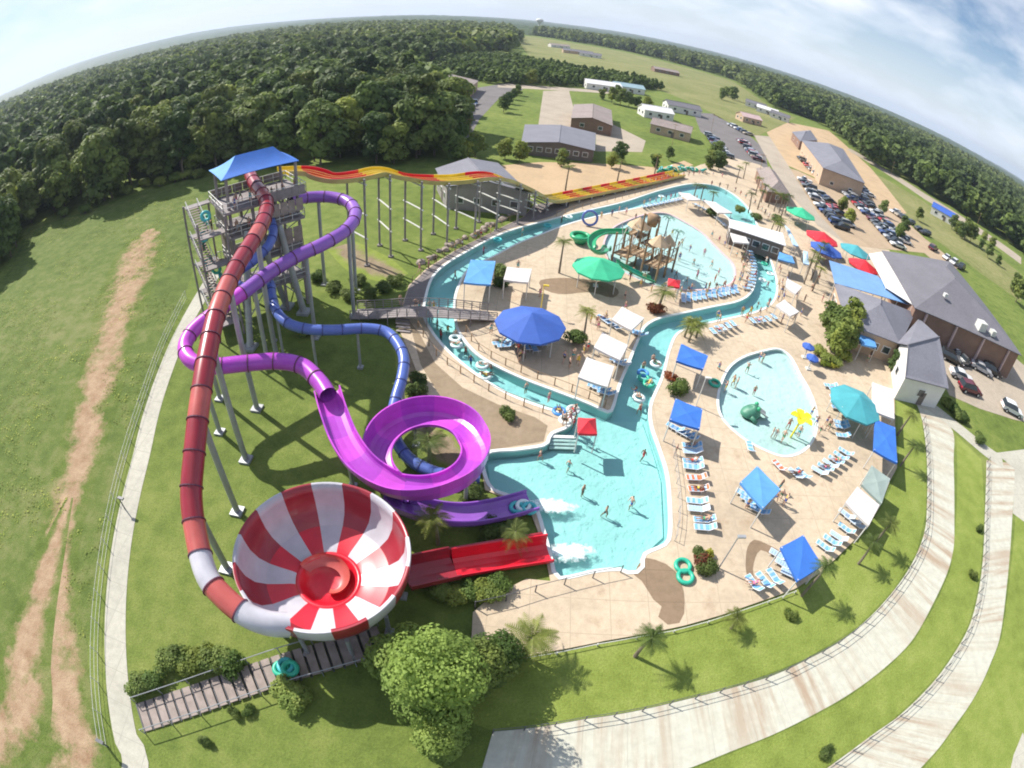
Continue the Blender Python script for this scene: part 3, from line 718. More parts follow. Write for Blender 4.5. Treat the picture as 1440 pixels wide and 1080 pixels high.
for q in (3, 7, 11, 15, 18):
    x, y, z = helix[q]; support(ps, ((x * 1 - rc.x) * 1.0 + rc.x, (y - rc.y) * 1.0 + rc.y, 0), z - .15, .16)
for i in (10, 24, 40, 56, 74, 92, 108):
    if i < len(pur): p = pur[i]; support(ps, p, p.z - .7, .24, 'steel')
support(ps, Vector(fl[2]), fl[2][2] - .2, .18)

# --- blue tube
bl = thing('blue_tube_slide', 'narrow blue tube slide winding down to the splash pool', 'water slide', [(-22.58,52.38,0)][0], absolute=True)
bp = [(-31.06,57.3,13.1),(-29.87,55.37,12.6),(-28.61,53.24,12),(-28.3,51.09,11.3),(-29.24,49.07,10.5),(-30.54,47.78,9.8),(-30.58,46.45,9.2),(-29.28,46.23,8.6),(-28.37,48.2,8),(-27.89,49.68,7.4),(-26.96,47.93,6.9),(-25.31,45.52,6.4),(-23.29,44.05,6),(-20.94,43.95,5.6),(-18.46,44.66,5.3),(-15.44,46.04,4.9),(-13.35,46.18,4.6),(-11.72,44.69,4.3),(-10.72,42.85,3.9),(-10.41,40.47,3.4),(-10.5,38.33,2.7),(-10.41,36.27,1.9),(-9.33,33.72,1.4),(-7.41,32,1.1),(-4.83,31.28,0.9),(-1.89,31.61,0.7)]
blu = tube_slide(bl, bp, .56, ('gel_blue',), 'joint_blue', 2.1, n=16)
for i in (44, 58, 72, 84, 98, 108):
    if i < len(blu): p = blu[i]; support(bl, p, p.z - .5, .15, 'steel')

# --- mat racer, four lanes, yellow and red
rs = thing('racer_slide', 'long yellow and red wavy mat racing slide on twin posts', 'water slide', [(-11.75,82.95,0)][0], absolute=True)
rp_ = [(-32.66,65.24,15.4),(-30.4,67.69,14.6),(-26.6,68.61,13.4),(-23.92,71.33,12.9),(-21.68,74.28,12.7),(-18.98,76.09,11.6),(-16.32,78.6,10.4),(-12.03,82.11,9.6),(-8.1,86.47,9.2),(-5.29,89.41,8.2),(-2.47,93.23,6),(0.38,97.56,3.4),(3.17,100.48,1.6),(7.12,105.18,1.1),(14.98,113.93,0.9),(25.33,125.6,0.75),(37.21,140.01,0.6)]
rpath = spline(rp_, .45); rf = frames(rpath); HW = 1.75; per = 7; i = 0; k = 0
pat = [0, 1, 1, 1, 0, 0, 1, 1, 0, 0, 1, 1, 0, 0, 1, 0, 2, 2, 0, 1, 0, 1, 0, 1, 0, 1, 0, 1]
def racer_prof(p, s):
    o = []; z = Vector((0, 0, 1))
    tops = [(-HW - .12, .55), (-HW, .55), (-HW, .12)]
    for l in range(4):
        x0 = -HW + l * HW / 2; x1 = x0 + HW / 2
        tops += [(x0 + .12, .02), ((x0 + x1) / 2, 0), (x1 - .12, .02)]
        if l < 3: tops += [(x1 - .05, .28), (x1 + .05, .28)]
    tops += [(HW, .12), (HW, .55), (HW + .12, .55), (HW + .12, -.12), (0, -.18), (-HW - .12, -.12)]
    return [p + s * a + z * b for a, b in tops]
while i < len(rf) - 1:
    j = min(i + per, len(rf) - 1); mb = MB()
    mb.loft([racer_prof(rf[q][0], rf[q][2]) for q in range(i, j + 1)], caps=True)
    me_ = mb.mesh('lane_section', [('gel_yellow', 'gel_red', 'gel_olive')[pat[k % len(pat)]], 'gel_olive', 'gel_yellow'])
    n_ = len(racer_prof(Vector((0, 0, 0)), Vector((1, 0, 0))))
    for fi, pl in enumerate(me_.polygons):
        if fi < (j - i) * n_:
            c = fi % n_
            if c >= n_ - 3 or c == n_ - 4: pl.material_index = 1
            elif c in (1, 2, 3) and pat[k % len(pat)] == 1: pl.material_index = 0
            elif 5 < c < 18 and c % 5 in (0, 1) : pl.material_index = 2
    link('lane_section', me_, rs)
    i = j; k += 1
L = 0
for i in range(24, len(rf) - 1, 11):
    p, t, s, u = rf[i]
    if p.z < 2.0: break
    s2 = Vector((s.x, s.y, 0)).normalized(); a, b = p + s2 * 2.3, p - s2 * 2.3
    for e in (a, b): support(rs, e, p.z + .3, .17, 'wood_grey', name='support_post')
    for zz_ in (p.z - .45, p.z * .62, p.z * .34):
        if zz_ > .8:
            mb = MB(); d = (b - a).normalized(); mb.bar((a.x - d.x * .5, a.y - d.y * .5, zz_), (b.x + d.x * .5, b.y + d.y * .5, zz_), .12, 6)
            mb.build('cross_beam', 'steel_pale', rs)
for i in range(len(rf) - 1, 0, -9):
    p = rf[i][0]
    if p.z > 1.7: break
    mb = MB(); mb.box((p.x, p.y, p.z / 2 - .1), (.4, 3.2, p.z - .1), math.atan2(rf[i][1].y, rf[i][1].x)); mb.build('runout_stand', 'steel', rs)

# ---------------------------------------------------------------- slide tower
TC = Vector((-32.2, 56.6, 0)); e1 = Vector((.69, .724, 0)); e2 = Vector((.724, -.69, 0)); TR = math.atan2(e1.y, e1.x)
tw = thing('slide_tower', 'tall grey slide tower with stairs, platforms and blue canopy', 'tower', tuple(TC), absolute=True)
def TP(a, b, z): return TC + e1 * a + e2 * b + Vector((0, 0, z))
for a in (-4.3, -1.45, 1.45, 4.3):
    for b in (-2.7, 2.7):
        mb = MB(); mb.bar(TP(a, b, -.1), TP(a, b, 15.4 if abs(a) < 2 else 19.2), .2, 8); mb.build('post', 'wood_grey', tw)
for z, ha, hb in ((4.2, 4.5, 2.9), (8.2, 4.5, 2.9), (12.2, 4.9, 3.2), (15.4, 5.2, 3.4)):
    fl_ = thing_part = None
    mb = MB()
    mb.plate([TP(-ha, -hb, z), TP(ha, -hb, z), TP(ha, hb, z), TP(-ha, hb, z)][::-1], .3)
    fo = mb.build('platform', 'wood_grey', tw)
    for a0_, b0_, a1_, b1_ in ((-ha, hb, ha, hb), (-ha, -hb, ha, -hb), (ha, -hb, ha, hb), (-ha, -hb, -ha, hb)):
        mb = MB()
        for h in (.55, 1.1): mb.bar(TP(a0_, b0_, z + h), TP(a1_, b1_, z + h), .045, 5)
        nn = 6 if a0_ != a1_ else 4
        for q in range(nn + 1):
            f_ = q / nn; mb.bar(TP(a0_ + (a1_ - a0_) * f_, b0_ + (b1_ - b0_) * f_, z), TP(a0_ + (a1_ - a0_) * f_, b0_ + (b1_ - b0_) * f_, z + 1.1), .05, 5)
        mb.build('railing', 'steel_pale', tw)
for z in (2.1, 6.2, 10.2, 13.8):
    for b in (-2.7, 2.7):
        for a, a2 in ((-4.3, -1.45), (4.3, 1.45)): mb = MB(); mb.bar(TP(a, b, z - 1.6), TP(a2, b, z + 1.6), .08, 5); mb.build('cross_brace', 'steel', tw)
    for a in (-4.3, 4.3): mb = MB(); mb.bar(TP(a, -2.7, z - 1.6), TP(a, 2.7, z + 1.6), .08, 5); mb.build('cross_brace', 'steel', tw)
# panelled parapet around the top level
for q in range(6):
    mb = MB(); a = -.2 + q * .88; mb.box(TP(a + .42, 3.46, 15.9), (.84, .06, .95), TR); mb.build('parapet_panel', 'wood_grey', tw)
for q in range(5):
    mb = MB(); a = -.2 + q * 1.0; mb.box(TP(a + .48, 3.26, 13.9), (.9, .06, 1.6), TR); mb.build('shade_infill_panel', 'wood_deck', tw)
for q in range(5):
    for z in (13.9, 10.2): mb = MB(); mb.box(TP(-4.75 if z > 12 else -4.45, -2.4 + q * 1.2, z), (.06, 1.08, 2.2), TR); mb.build('shade_infill_panel', 'wood_deck', tw)  # solid panels added to make the open tower end look dark
for q in range(7):
    mb = MB(); mb.box(TP(-3.9 + q * 1.3, 2.95, 10.1), (1.18, .06, 2.0), TR); mb.build('shade_infill_panel', 'wood_deck', tw)  # added infill standing in for the shadowed structure of the lower level
    mb = MB(); mb.box(TP(-4.2 + q * 1.4, -3.46, 15.95), (1.3, .06, 1.0), TR); mb.build('parapet_panel', 'wood_deck', tw)
# canopy: hipped fabric roof with curved edges
mb = MB(); rows = []
EZ, TZ = 19.2, 20.9
A = [TP(-4.9, -3.2, EZ), TP(4.7, -3.2, EZ), TP(4.7, 3.0, EZ), TP(-4.9, 3.0, EZ)]; r0 = TP(-2.2, 0, TZ); r1 = TP(2.6, 0, TZ)
def patch(quad, m=5, sag=.35):
    a, b, c, d = quad; rows = []
    for i in range(m + 1):
        u = i / m; l = a.lerp(d, u); r = b.lerp(c, u); rows.append([l.lerp(r, k / m) - Vector((0, 0, sag * 4 * u * (1 - u) * .6 + (sag * 4 * (k / m) * (1 - k / m) * (1 - u) * -.3))) for k in range(m + 1)])
    mbp = MB(); mbp.loft(rows, closed=False); mbp.loft([[v - Vector((0, 0, .06)) for v in r][::-1] for r in rows], closed=False); return mbp
patch((A[3], A[2], r1, r0)).build('canopy_panel', 'fab_blue', tw, smooth=True)
patch((A[1], A[0], r0, r1)).build('canopy_panel', 'fab_blue', tw, smooth=True)
patch((A[0], A[3], r0, r0)).build('canopy_panel', 'fab_azure', tw, smooth=True)
patch((A[2], A[1], r1, r1)).build('canopy_panel', 'fab_blue', tw, smooth=True)
# stair flights zig-zagging up the left end
for k in range(8):
    z0 = k * 1.92; z1 = z0 + 1.92; b0_, b1_ = (-2.6, 2.6) if k % 2 == 0 else (2.6, -2.6); aa = -6.1 if k % 2 == 0 else -7.7
    mb = MB()
    for s_ in (-.65, .65): mb.bar(TP(aa + s_, b0_, z0 - .1), TP(aa + s_, b1_, z1 - .1), .11, 5)
    fo = mb.build('stair_flight', 'wood_grey', tw)
    for q in range(11):
        f_ = (q + .5) / 11; mbt = MB(); mbt.box(TP(aa, b0_ + (b1_ - b0_) * f_, z0 + (z1 - z0) * f_), (1.4, .42, .06), TR); t_ = mbt.build('tread', 'wood_deck', fo)
    mb = MB()
    for s_ in (-.75, .75):
        mb.bar(TP(aa + s_, b0_, z0 + 1.0), TP(aa + s_, b1_, z1 + 1.0), .05, 5)
        for q in range(4): f_ = q / 3; mb.bar(TP(aa + s_, b0_ + (b1_ - b0_) * f_, z0 + (z1 - z0) * f_), TP(aa + s_, b0_ + (b1_ - b0_) * f_, z0 + (z1 - z0) * f_ + 1), .04, 4)
    mb.build('handrail', 'steel_pale', tw)
    mb = MB(); e = 1 if b1_ > 0 else -1; mb.plate([TP(-8.5, b1_, z1), TP(-5.3, b1_, z1), TP(-5.3, b1_ + 1.3 * e, z1), TP(-8.5, b1_ + 1.3 * e, z1)][::-e], .15); mb.build('landing', 'wood_grey', tw)
for a in (-8.6, -5.3):
    for b in (-4.0, 4.0):
        mb = MB(); mb.bar(TP(a, b, -.1), TP(a, b, 15.4), .14, 8); mb.build('stair_post', 'wood_grey', tw)
# two big raking columns carrying the tower's slides
for p, q in (([(-26.86,55.54)][0], TP(1.5, 3.2, 12)), ([(-29.75,56.56)][0], TP(-1, 3.2, 11)), ([(-30.66,47.08)][0], TP(-3.0, 4.6, 13))):
    mb = MB(); mb.bar((*p, -.1), q, .42, 12, r2=.36); mb.box((*p, .15), (1.6, 1.6, .4)); mb.build('raking_column', 'steel', tw)

# ---------------------------------------------------------------- shade canopies
def canopy(quad, mat, label, h=3.0, rise=.1, name='shade_canopy', group=None):
    c = [Vector(p) for p in quad]; m = sum(c, Vector()) / 4
    root = thing(name, label, 'canopy', (m.x, m.y, .12), group=group, absolute=True)
    apex = m + Vector((0, 0, rise)); K = 5
    for k in range(4):
        a, b = c[k], c[(k + 1) % 4]; mb = MB(); rows = []
        for i in range(K + 1):
            u = i / K
            rows.append([a.lerp(b, q / K).lerp(apex, u) - Vector((0, 0, .03 * math.sin(math.pi * u) + (1 - u) * .06 * math.sin(math.pi * q / K))) for q in range(K + 1)])
        if (rows[0][K] - rows[0][0]).cross(rows[K // 2][0] - rows[0][0]).z < 0: rows = [r[::-1] for r in rows]
        mb.loft(rows, closed=False); mb.loft([[v - Vector((0, 0, .035)) for v in r][::-1] for r in rows], closed=False)
        v_ = rows[0]; mb.loft([[v + Vector((0, 0, -.0)) for v in v_], [v - Vector((0, 0, .26)) for v in v_]], closed=False)
        mb.build('canopy_panel', mat, root, smooth=True)
    for k in range(4):
        p = c[k].lerp(m, .06); mb = MB(); mb.bar((p.x, p.y, .12), (p.x, p.y, c[k].z), .07, 6); mb.build('post', 'steel_pale', root)
    return root
def umbrella(p, rad, mat, label, h=2.9, rise=1.3, n=10, sub=None, name='shade_umbrella', z0=.12):
    root = thing(name, label, 'umbrella', (p[0], p[1], z0)); K = 4
    for k in range(n):
        mb = MB(); rows = []
        a0, a1 = 2 * math.pi * k / n, 2 * math.pi * (k + 1) / n
        for i in range(K + 1):
            u = i / K; r = rad * (1 - u); z = h + rise * (u ** .92) - .06 * math.sin(math.pi * u)
            rows.append([Vector((math.cos(a0), math.sin(a0), 0)).lerp(Vector((math.cos(a1), math.sin(a1), 0)), q / 2) * (r + .02) + Vector((0, 0, z)) for q in range(3)])
        mb.loft(rows, closed=False); mb.loft([[v - Vector((0, 0, .03)) for v in r][::-1] for r in rows], closed=False)
        mb.loft([rows[0], [v - Vector((0, 0, .22)) for v in rows[0]]], closed=False)
        mb.build('canopy_panel', mat, root)
    mb = MB(); mb.bar((0, 0, 0), (0, 0, h + rise - .05), .09, 8); mb.box((0, 0, .1), (.7, .7, .2)); mb.build('pole', 'steel_pale', root)
    mb = MB()
    for k in range(n):
        a = 2 * math.pi * k / n; mb.bar((0, 0, h + rise - .12), (math.cos(a) * rad, math.sin(a) * rad, h - .06), .025, 4)
    mb.build('rib_frame', 'steel_pale', root)
    if sub:
        for k in range(sub):
            a = 2 * math.pi * k / sub + .4; mb = MB(); mb.bar((math.cos(a) * rad * .8, math.sin(a) * rad * .8, 0), (math.cos(a) * rad * .8, math.sin(a) * rad * .8, h + rise * .15), .06, 6); mb.build('outer_post', 'steel_pale', root)
    return root
canopy([(-7.35,67.99,3),(-4,68.29,3),(-3.98,61.41,3),(-7.37,61.27,3)], 'fab_azure', 'blue square shade canopy by the river beside the footbridge')
canopy([(-2.34,66.9,3),(0.98,67.06,3),(0.67,63.05,3),(-2.51,63.1,3)], 'fab_white', 'white shade canopy next to the palm shrubs near the footbridge')
canopy([(12.48,59.67,3),(15.02,57.57,3),(13.05,54.38,3),(10.83,56.23,3)], 'fab_white', 'white shade canopy over loungers at the narrow rope crossing of the river')
canopy([(9.5,53.13,3),(12.27,51.12,3),(11.09,48.04,3),(8.34,49.89,3)], 'fab_white', 'white shade canopy in the middle of a row of three')
canopy([(7.47,47.85,3),(10.36,46.76,3),(9.35,43.12,3),(6.45,44.22,3)], 'fab_white', 'white shade canopy closest to the river island tip')
canopy([(6.37,38.57,2.6),(8.05,38.73,2.6),(8.08,36.61,2.6),(6.33,36.45,2.6)], 'fab_red', 'small red lifeguard canopy at the pool steps', rise=.6)
canopy([(18.88,52.85,3),(21.87,51.05,3),(20.62,48.21,3),(17.6,49.21,3)], 'fab_blue', 'blue shade canopy beside the river below the palm clump')
canopy([(16.36,42.5,3),(19.05,41.27,3),(18.13,38.22,3),(15.22,39.13,3)], 'fab_blue', 'blue shade canopy between the main pool and the paddling pool')
canopy([(23.18,33.81,3),(24.92,31,3),(22.39,28.64,3),(20.83,31.6,3)], 'fab_azure', 'light blue shade canopy alone on the open deck')
canopy([(45.82,50.17,3.2),(49.16,49.27,3.2),(45.75,42.97,3.2),(42.58,44.12,3.2)], 'fab_white', 'long white shade canopy beside the teal umbrella')
canopy([(42.48,42.8,3),(45.24,41.61,3),(42.21,35.51,3),(39.43,37.3,3)], 'fab_blue', 'long blue shade canopy at the lawn edge beside the teal umbrella')
canopy([(37.95,34.95,3),(39.8,33.08,3),(36.83,29.6,3),(35.2,32.11,3)], 'fab_grey', 'grey green shade canopy joined to a white one at the lawn edge')
canopy([(34.48,31.8,3),(36.44,29.41,3),(33.85,26.84,3),(32.03,29.7,3)], 'fab_white', 'white shade canopy joined to the grey green one')
canopy([(25.79,25.81,3),(26.82,22.57,3),(23.85,21.11,3),(23.08,24.52,3)], 'fab_blue', 'blue shade canopy between two lounger groups at the deck corner')
canopy([(42.86,77.64,3),(44.9,75.42,3),(42.27,72.16,3),(41.17,74.1,3)], 'fab_white', 'small white shade canopy among palms across from the river bend')
canopy([(39.03,69.32,3),(40.46,66.23,3),(38.2,64.37,3),(36.6,66.88,3)], 'fab_white', 'small white shade canopy at the outer river bend')
canopy([(45.84,89.2,3),(48.35,88.45,3),(47.58,85.17,3),(44.07,85.43,3)], 'fab_azure', 'small blue shade canopy beside the long white pavilion')
canopy([(31.07,114.46,3),(33.83,115.02,3),(35.66,111.73,3),(32.31,109.89,3)], 'fab_white', 'narrow white shade canopy over the upper river bend', rise=.25)
canopy([(36.43,112.16,3),(39.12,112.27,3),(41.56,106.97,3),(37.71,104.93,3)], 'fab_white', 'narrow white shade canopy between palms and the white pavilion', rise=.25)
canopy([(37.14,94.06,3),(40.23,93.45,3),(39.94,90.36,3),(36.46,89.45,3)], 'fab_white', 'small white canopy in front of the long white pavilion')
canopy([(54.27,106.77,3),(54.39,104.45,3),(52.54,94.83,3),(51.43,94.99,3)], 'sling_pale', 'narrow pale blue canopy behind the white pavilion', rise=.2)
canopy([(52.93,93.02,3),(53.84,92.79,3),(51.11,86.06,3),(49.87,86.12,3)], 'sling_pale', 'tiny pale blue canopy by the palms near the snack bar', rise=.2)
canopy([(50.21,63.1,3),(53.61,63.62,3),(52.19,59.86,3),(49.16,59.84,3)], 'fab_azure', 'blue entrance canopy against the grey roofed building')
canopy([(20.55,70.64,2.6),(22.38,70.55,2.6),(21.8,68.2,2.6),(20.02,68.29,2.6)], 'fab_red', 'small red lifeguard canopy at the edge of the play pool', rise=.5)
umbrella([(1.33,53.03,3)][0], 4.0, 'fab_deepblue', 'big dark blue ten-sided umbrella on the river island', 2.9, 1.5, 10, 6)
umbrella([(10.2,69.81,3)][0], 3.7, 'fab_green', 'big bright green umbrella beside the play pool', 2.9, 1.4, 10, 6)
umbrella([(40.45,45.23,3)][0], 3.7, 'fab_teal', 'big teal umbrella beside the paddling pool', 2.9, 1.3, 8, 6)
umbrella([(63.87,119.17,3)][0], 4.0, 'fab_green', 'bright green umbrella behind the palms next to the drive', 2.9, 1.5, 8, 4)
umbrella([(62.6,103.68,3)][0], 4.0, 'fab_red', 'red umbrella touching a blue one near the car park', 2.9, 1.5, 8, 4)
umbrella([(60.34,96.81,3)][0], 3.8, 'fab_deepblue', 'blue umbrella touching a red one near the car park', 2.9, 1.5, 8, 4)
umbrella([(70.53,100.96,3)][0], 3.9, 'fab_teal', 'teal umbrella in front of the big grey roof', 2.9, 1.4, 8, 4)
umbrella([(68.01,92.69,3)][0], 3.6, 'fab_red', 'red umbrella behind the long blue awning', 2.9, 1.4, 8, 4)
for q, p in enumerate([(39.18,58.35,2),(38.73,55.61,2)]):
    umbrella(p, .95, 'fab_deepblue', 'small blue parasol beside the leafy tree clump by the paddling pool', 1.9, .5, 8)['group'] = 'small blue parasols'

# ---------------------------------------------------------------- loungers, tubes, bins
def make_lounger(sling):
    r = thing('sun_lounger', '-', 'sun lounger', (0, 0, 0))
    mb = MB()
    for s in (-.32, .32):
        mb.bar((-1.0, s, .34), (.35, s, .34), .035, 5); mb.bar((.35, s, .34), (.95, s, .78), .035, 5)
        for x in (-.85, .3): mb.bar((x, s, 0), (x, s, .34), .03, 5)
    mb.bar((-1.0, -.32, .34), (-1.0, .32, .34), .03, 5); mb.bar((.95, -.32, .78), (.95, .32, .78), .03, 5)
    mb.build('frame', 'frame_white', r)
    mb = MB()
    for q in range(5):
        x0 = -.97 + q * .265; mb.plate([(x0, -.29, .37), (x0 + .235, -.29, .37), (x0 + .235, .29, .37), (x0, .29, .37)], .03, q % 2)
    mb.build('seat', [sling, 'sling_pale'], r)
    mb = MB()
    for q in range(3):
        f0, f1 = q / 3, (q + .9) / 3; mb.plate([(.36 + .58 * f0, -.29, .37 + .43 * f0), (.36 + .58 * f1, -.29, .37 + .43 * f1), (.36 + .58 * f1, .29, .37 + .43 * f1), (.36 + .58 * f0, .29, .37 + .43 * f0)], .03, q % 2)
    mb.build('backrest', [sling, 'sling_pale'], r)
    return r
LP = {}
def loungers(spots, toe, label, group, sling='sling_blue', z=.12):
    for i, p in enumerate(spots):
        d = Vector(toe); a = math.atan2(d.y, d.x) + random.uniform(-.09, .09)
        sl_ = sling if random.random() > .12 or sling != 'sling_blue' else 'sling_pale'
        key = sl_
        if key not in LP:
            LP[key] = make_lounger(sl_); o = LP[key]; o.location = (p[0], p[1], z); o.rotation_euler = (0, 0, a); o['label'] = label; o['group'] = group; KIDS(o)
            for c in KIDS(o): KIDS(c)
        else: copy_tree(LP[key], (p[0], p[1], z), a, None, label, group)
def arc(pts, n): 
    s = spline(pts, .2); return [s[round(i * (len(s) - 1) / max(1, n - 1))] for i in range(n)]
loungers([(18.17,38.57),(18.1,37.77),(17.86,36.39),(17.81,35.63),(17.44,31.36),(17.43,30.45),(17.78,29.25),(17.71,28.38)], (1, .02), 'blue and white lounger in the row along the right bank of the main pool', 'loungers along the main pool')
loungers([(17.86,34.26),(17.83,32.84)], (1, .02), 'lounger spread with an orange towel by the main pool', 'orange loungers', 'sling_orange')
loungers([(32.64,36.2),(33.63,36.78),(34.55,37.37),(35.6,37.98),(36.63,38.71),(37.69,39.46)], (.75, -.66), 'blue lounger in the slanting row below the paddling pool', 'loungers below the paddling pool')
loungers([(29.38,35.59),(30.3,35.65)], (.6, -.8), 'blue lounger of a close pair next to the light blue canopy', 'lounger pair by the light blue canopy')
loungers([(24.84,38.98)], (-.1, -1), 'single lounger at the lower edge of the paddling pool', None)
loungers([(27.67,36.57)], (.5, -.85), 'pink towelled lounger behind the light blue canopy', None, 'sling_orange')
loungers([(21.24,22.56),(22.33,22.83),(23.4,23.17)], (.45, -.9), 'long blue lounger in the group of three at the deck corner', 'three corner loungers')
loungers([(29.83,26.39),(30.91,27.04),(31.87,27.54),(33.22,28.49)], (.7, -.7), 'blue lounger in the group between blue and white canopies', 'loungers between canopies')
loungers([(24.48,25.49),(24.82,24.49),(25.17,23.5)], (.8, -.5), 'pale chair lounger beside the deck corner canopy', 'pale loungers by corner canopy', 'sling_pale')
loungers([(40.84,52.02),(41.39,51.38),(40.75,49.69),(40.34,48.51),(40.13,47.53),(39.2,44.66),(39.08,43.89),(38.51,42.35)], (1, -.1), 'lounger facing the paddling pool next to the teal umbrella', 'loungers by the teal umbrella')
loungers([(25.81,60.86),(26.73,61.6),(27.63,62.18),(28.6,62.96),(29.6,63.76),(33.33,65.49),(34.3,65.94),(35.3,66.4),(36.46,66.91),(37.8,67.88)], (.35, -.95), 'lounger in the row between outer river bend and paddling pool', 'loungers above the paddling pool')
loungers(arc([(42.13,97.58),(41.07,91.55),(39.7,85.66),(37.56,80.05),(35.3,76.33)], 16), (-1, -.2), 'lounger in the curved row on the inner bank of the river bend', 'loungers on the inner river bend')
loungers(arc([(23.04,69.03),(26.23,70.79),(29.89,72.77),(33.21,74.95)], 12), (.1, 1), 'lounger between the play pool and the lower river bank', 'loungers below the play pool')
loungers(arc([(22.74,107.57),(27.33,111.97),(33.06,117.72)], 14), (.2, -1), 'lounger in the row behind the play pool', 'loungers behind the play pool')
loungers(arc([(35.65,115.73),(38.33,111.68),(39.75,104.94)], 12), (-.6, -.8), 'pale lounger in the row in front of the narrow white canopies', 'pale loungers by white canopies', 'sling_pale')
loungers([(-1.76,52.56),(-1.16,52.1),(-0.74,53.05)], (.8, .3), 'blue lounger beside the big dark blue umbrella', 'loungers by the dark blue umbrella')
loungers([(10.63,60.54),(11.13,59.8),(11.65,59.41),(12.15,58.85)], (.6, -.7), 'blue lounger between the white canopies on the island', 'loungers between white canopies')
loungers([(8.91,46.33),(9.43,45.94),(9.93,45.43),(11.68,51.49),(12.14,51.03),(14.59,58.41),(15.08,57.87)], (.9, -.3), 'lounger in the shade under the white island canopies', 'shaded island loungers')
loungers([(17.29,40.62),(17.77,40.26),(18.17,39.9),(16.8,40.98)], (.8, -.5), 'lounger in the shade of the canopy between the two pools', 'shaded loungers between pools')
loungers([(22.64,32.47),(22.93,31.78),(23.33,31.19),(23.72,30.6)], (.8, -.5), 'chair lounger lined up beside the light blue canopy', 'chairs beside the light blue canopy')
loungers([(34.01,30.3),(34.52,29.66),(35.04,29.02)], (.7, -.7), 'chair lounger at the white canopy joined to the grey one', 'chairs beside the white lawn canopy', 'sling_pale')
loungers([(0.71,53.63),(1.56,53.21),(2.37,53.66),(3.2,53.24),(1.2,51.98),(2.18,51.89)], (.3, -.9), 'lounger in the shade below the big dark blue umbrella', 'loungers under the dark blue umbrella')

TUBES = {}
def swim_tube(p, mat, label, r=.5, double=False, z=-.02, group=None):
    key = (mat, r, double)
    if key not in TUBES:
        mb = MB(); mb.torus((0, 0, .16), r, .19, 18, 8)
        if double: mb.torus((r * 1.75, 0, .16), r, .19, 18, 8)
        TUBES[key] = mb.mesh('swim_tube', mat, True)
    return link('swim_tube', TUBES[key], None, label, 'swim tube', group, loc=(p[0], p[1], z), rz=random.uniform(0, 6))
for p, m_, l in zip([(-6.71,51.64),(-3.41,48.27),(-2.91,46.46),(4.94,42.02),(6.38,42.47),(14.52,49.2),(14.98,48.25),(14.55,50.13),(16.38,52.26),(13.52,45.55),(5.58,40.84),(-7.06,52.89),(43.47,88.87),(43.16,84.74),(40.33,81.29),(28.48,118.29),(7.04,96.35),(3.17,90.77),(-4.73,82.22),(22.98,63.54)],
    ['tube_white', 'tube_white', 'tube_white', 'tube_blue', 'tube_white', 'tube_green', 'tube_green', 'tube_blue', 'tube_white', 'tube_white', 'tube_white', 'tube_white', 'tube_green', 'tube_white', 'tube_white', 'tube_white', 'tube_white', 'tube_aqua', 'tube_aqua', 'tube_white'], range(20)):
    c_ = {'tube_white': 'white', 'tube_blue': 'blue', 'tube_green': 'green', 'tube_aqua': 'aqua'}[m_]
    swim_tube(p, m_, c_ + ' swim tube floating on the lazy river', .55, group='floating ' + c_ + ' tubes')
swim_tube([(23.22,49.69)][0], 'tube_green', 'green swim tube lying on the deck beside the paddling pool', .62, z=.12)
o_ = swim_tube([(15.18,24.41)][0], 'tube_green', 'green double swim tube lying on the lower deck', .62, True, z=.12); o_.rotation_euler = (0, 0, -1.5)
for q in range(30):
    p = arc([(32.08,140.1),(37.06,145.34),(41.88,148.54),(46.87,149.78)], 15)[q // 2]
    t_ = swim_tube((p.x + random.uniform(-.5, .5), p.y + random.uniform(-.9, .9)), ('tube_green', 'tube_green', 'tube_aqua', 'tube_white')[q % 4], ('green', 'green', 'aqua', 'white')[q % 4] + ' swim tube in the heap at the end of the racing slide', .55, z=.05 + (q % 3) * .38, group='tube heap')
    t_.rotation_euler = (random.uniform(-.5, .5), random.uniform(.3, 1.1), random.uniform(0, 3))
for q in range(3):
    p = [(-13.35,11.68),(-13.04,11.94),(-12.62,11.77)][q]; t_ = swim_tube(p, ('tube_green', 'tube_aqua', 'tube_green')[q], ('green', 'aqua', 'green')[q] + ' swim tube dropped on the timber steps', .5, z=.32 + .16 * q, group='tubes on steps')
for q, (p, m_) in enumerate(zip([(1.48,28.75,0.75),(1.99,28.97,0.75),(2.47,28.73,0.75)], ('tube_aqua', 'tube_white', 'tube_aqua'))):
    swim_tube(p, m_, ('aqua', 'white', 'aqua')[q] + ' swim tube at the mouth of the purple slide', .5, z=.62 + .04 * q, group='tubes leaving slide')
for q in range(10):
    z = 1.2 + 1.45 * q; t_ = swim_tube(TP(-6.9 + random.uniform(-.8, .8), random.uniform(-2.2, 2.2), 0), ('tube_green', 'tube_aqua')[q % 2], ('green', 'aqua')[q % 2] + ' swim tube carried up the tower stairs', .5, z=z + .9, group='tubes on stairs'); t_.rotation_euler = (1.3, random.uniform(-.3, .3), random.uniform(0, 3))

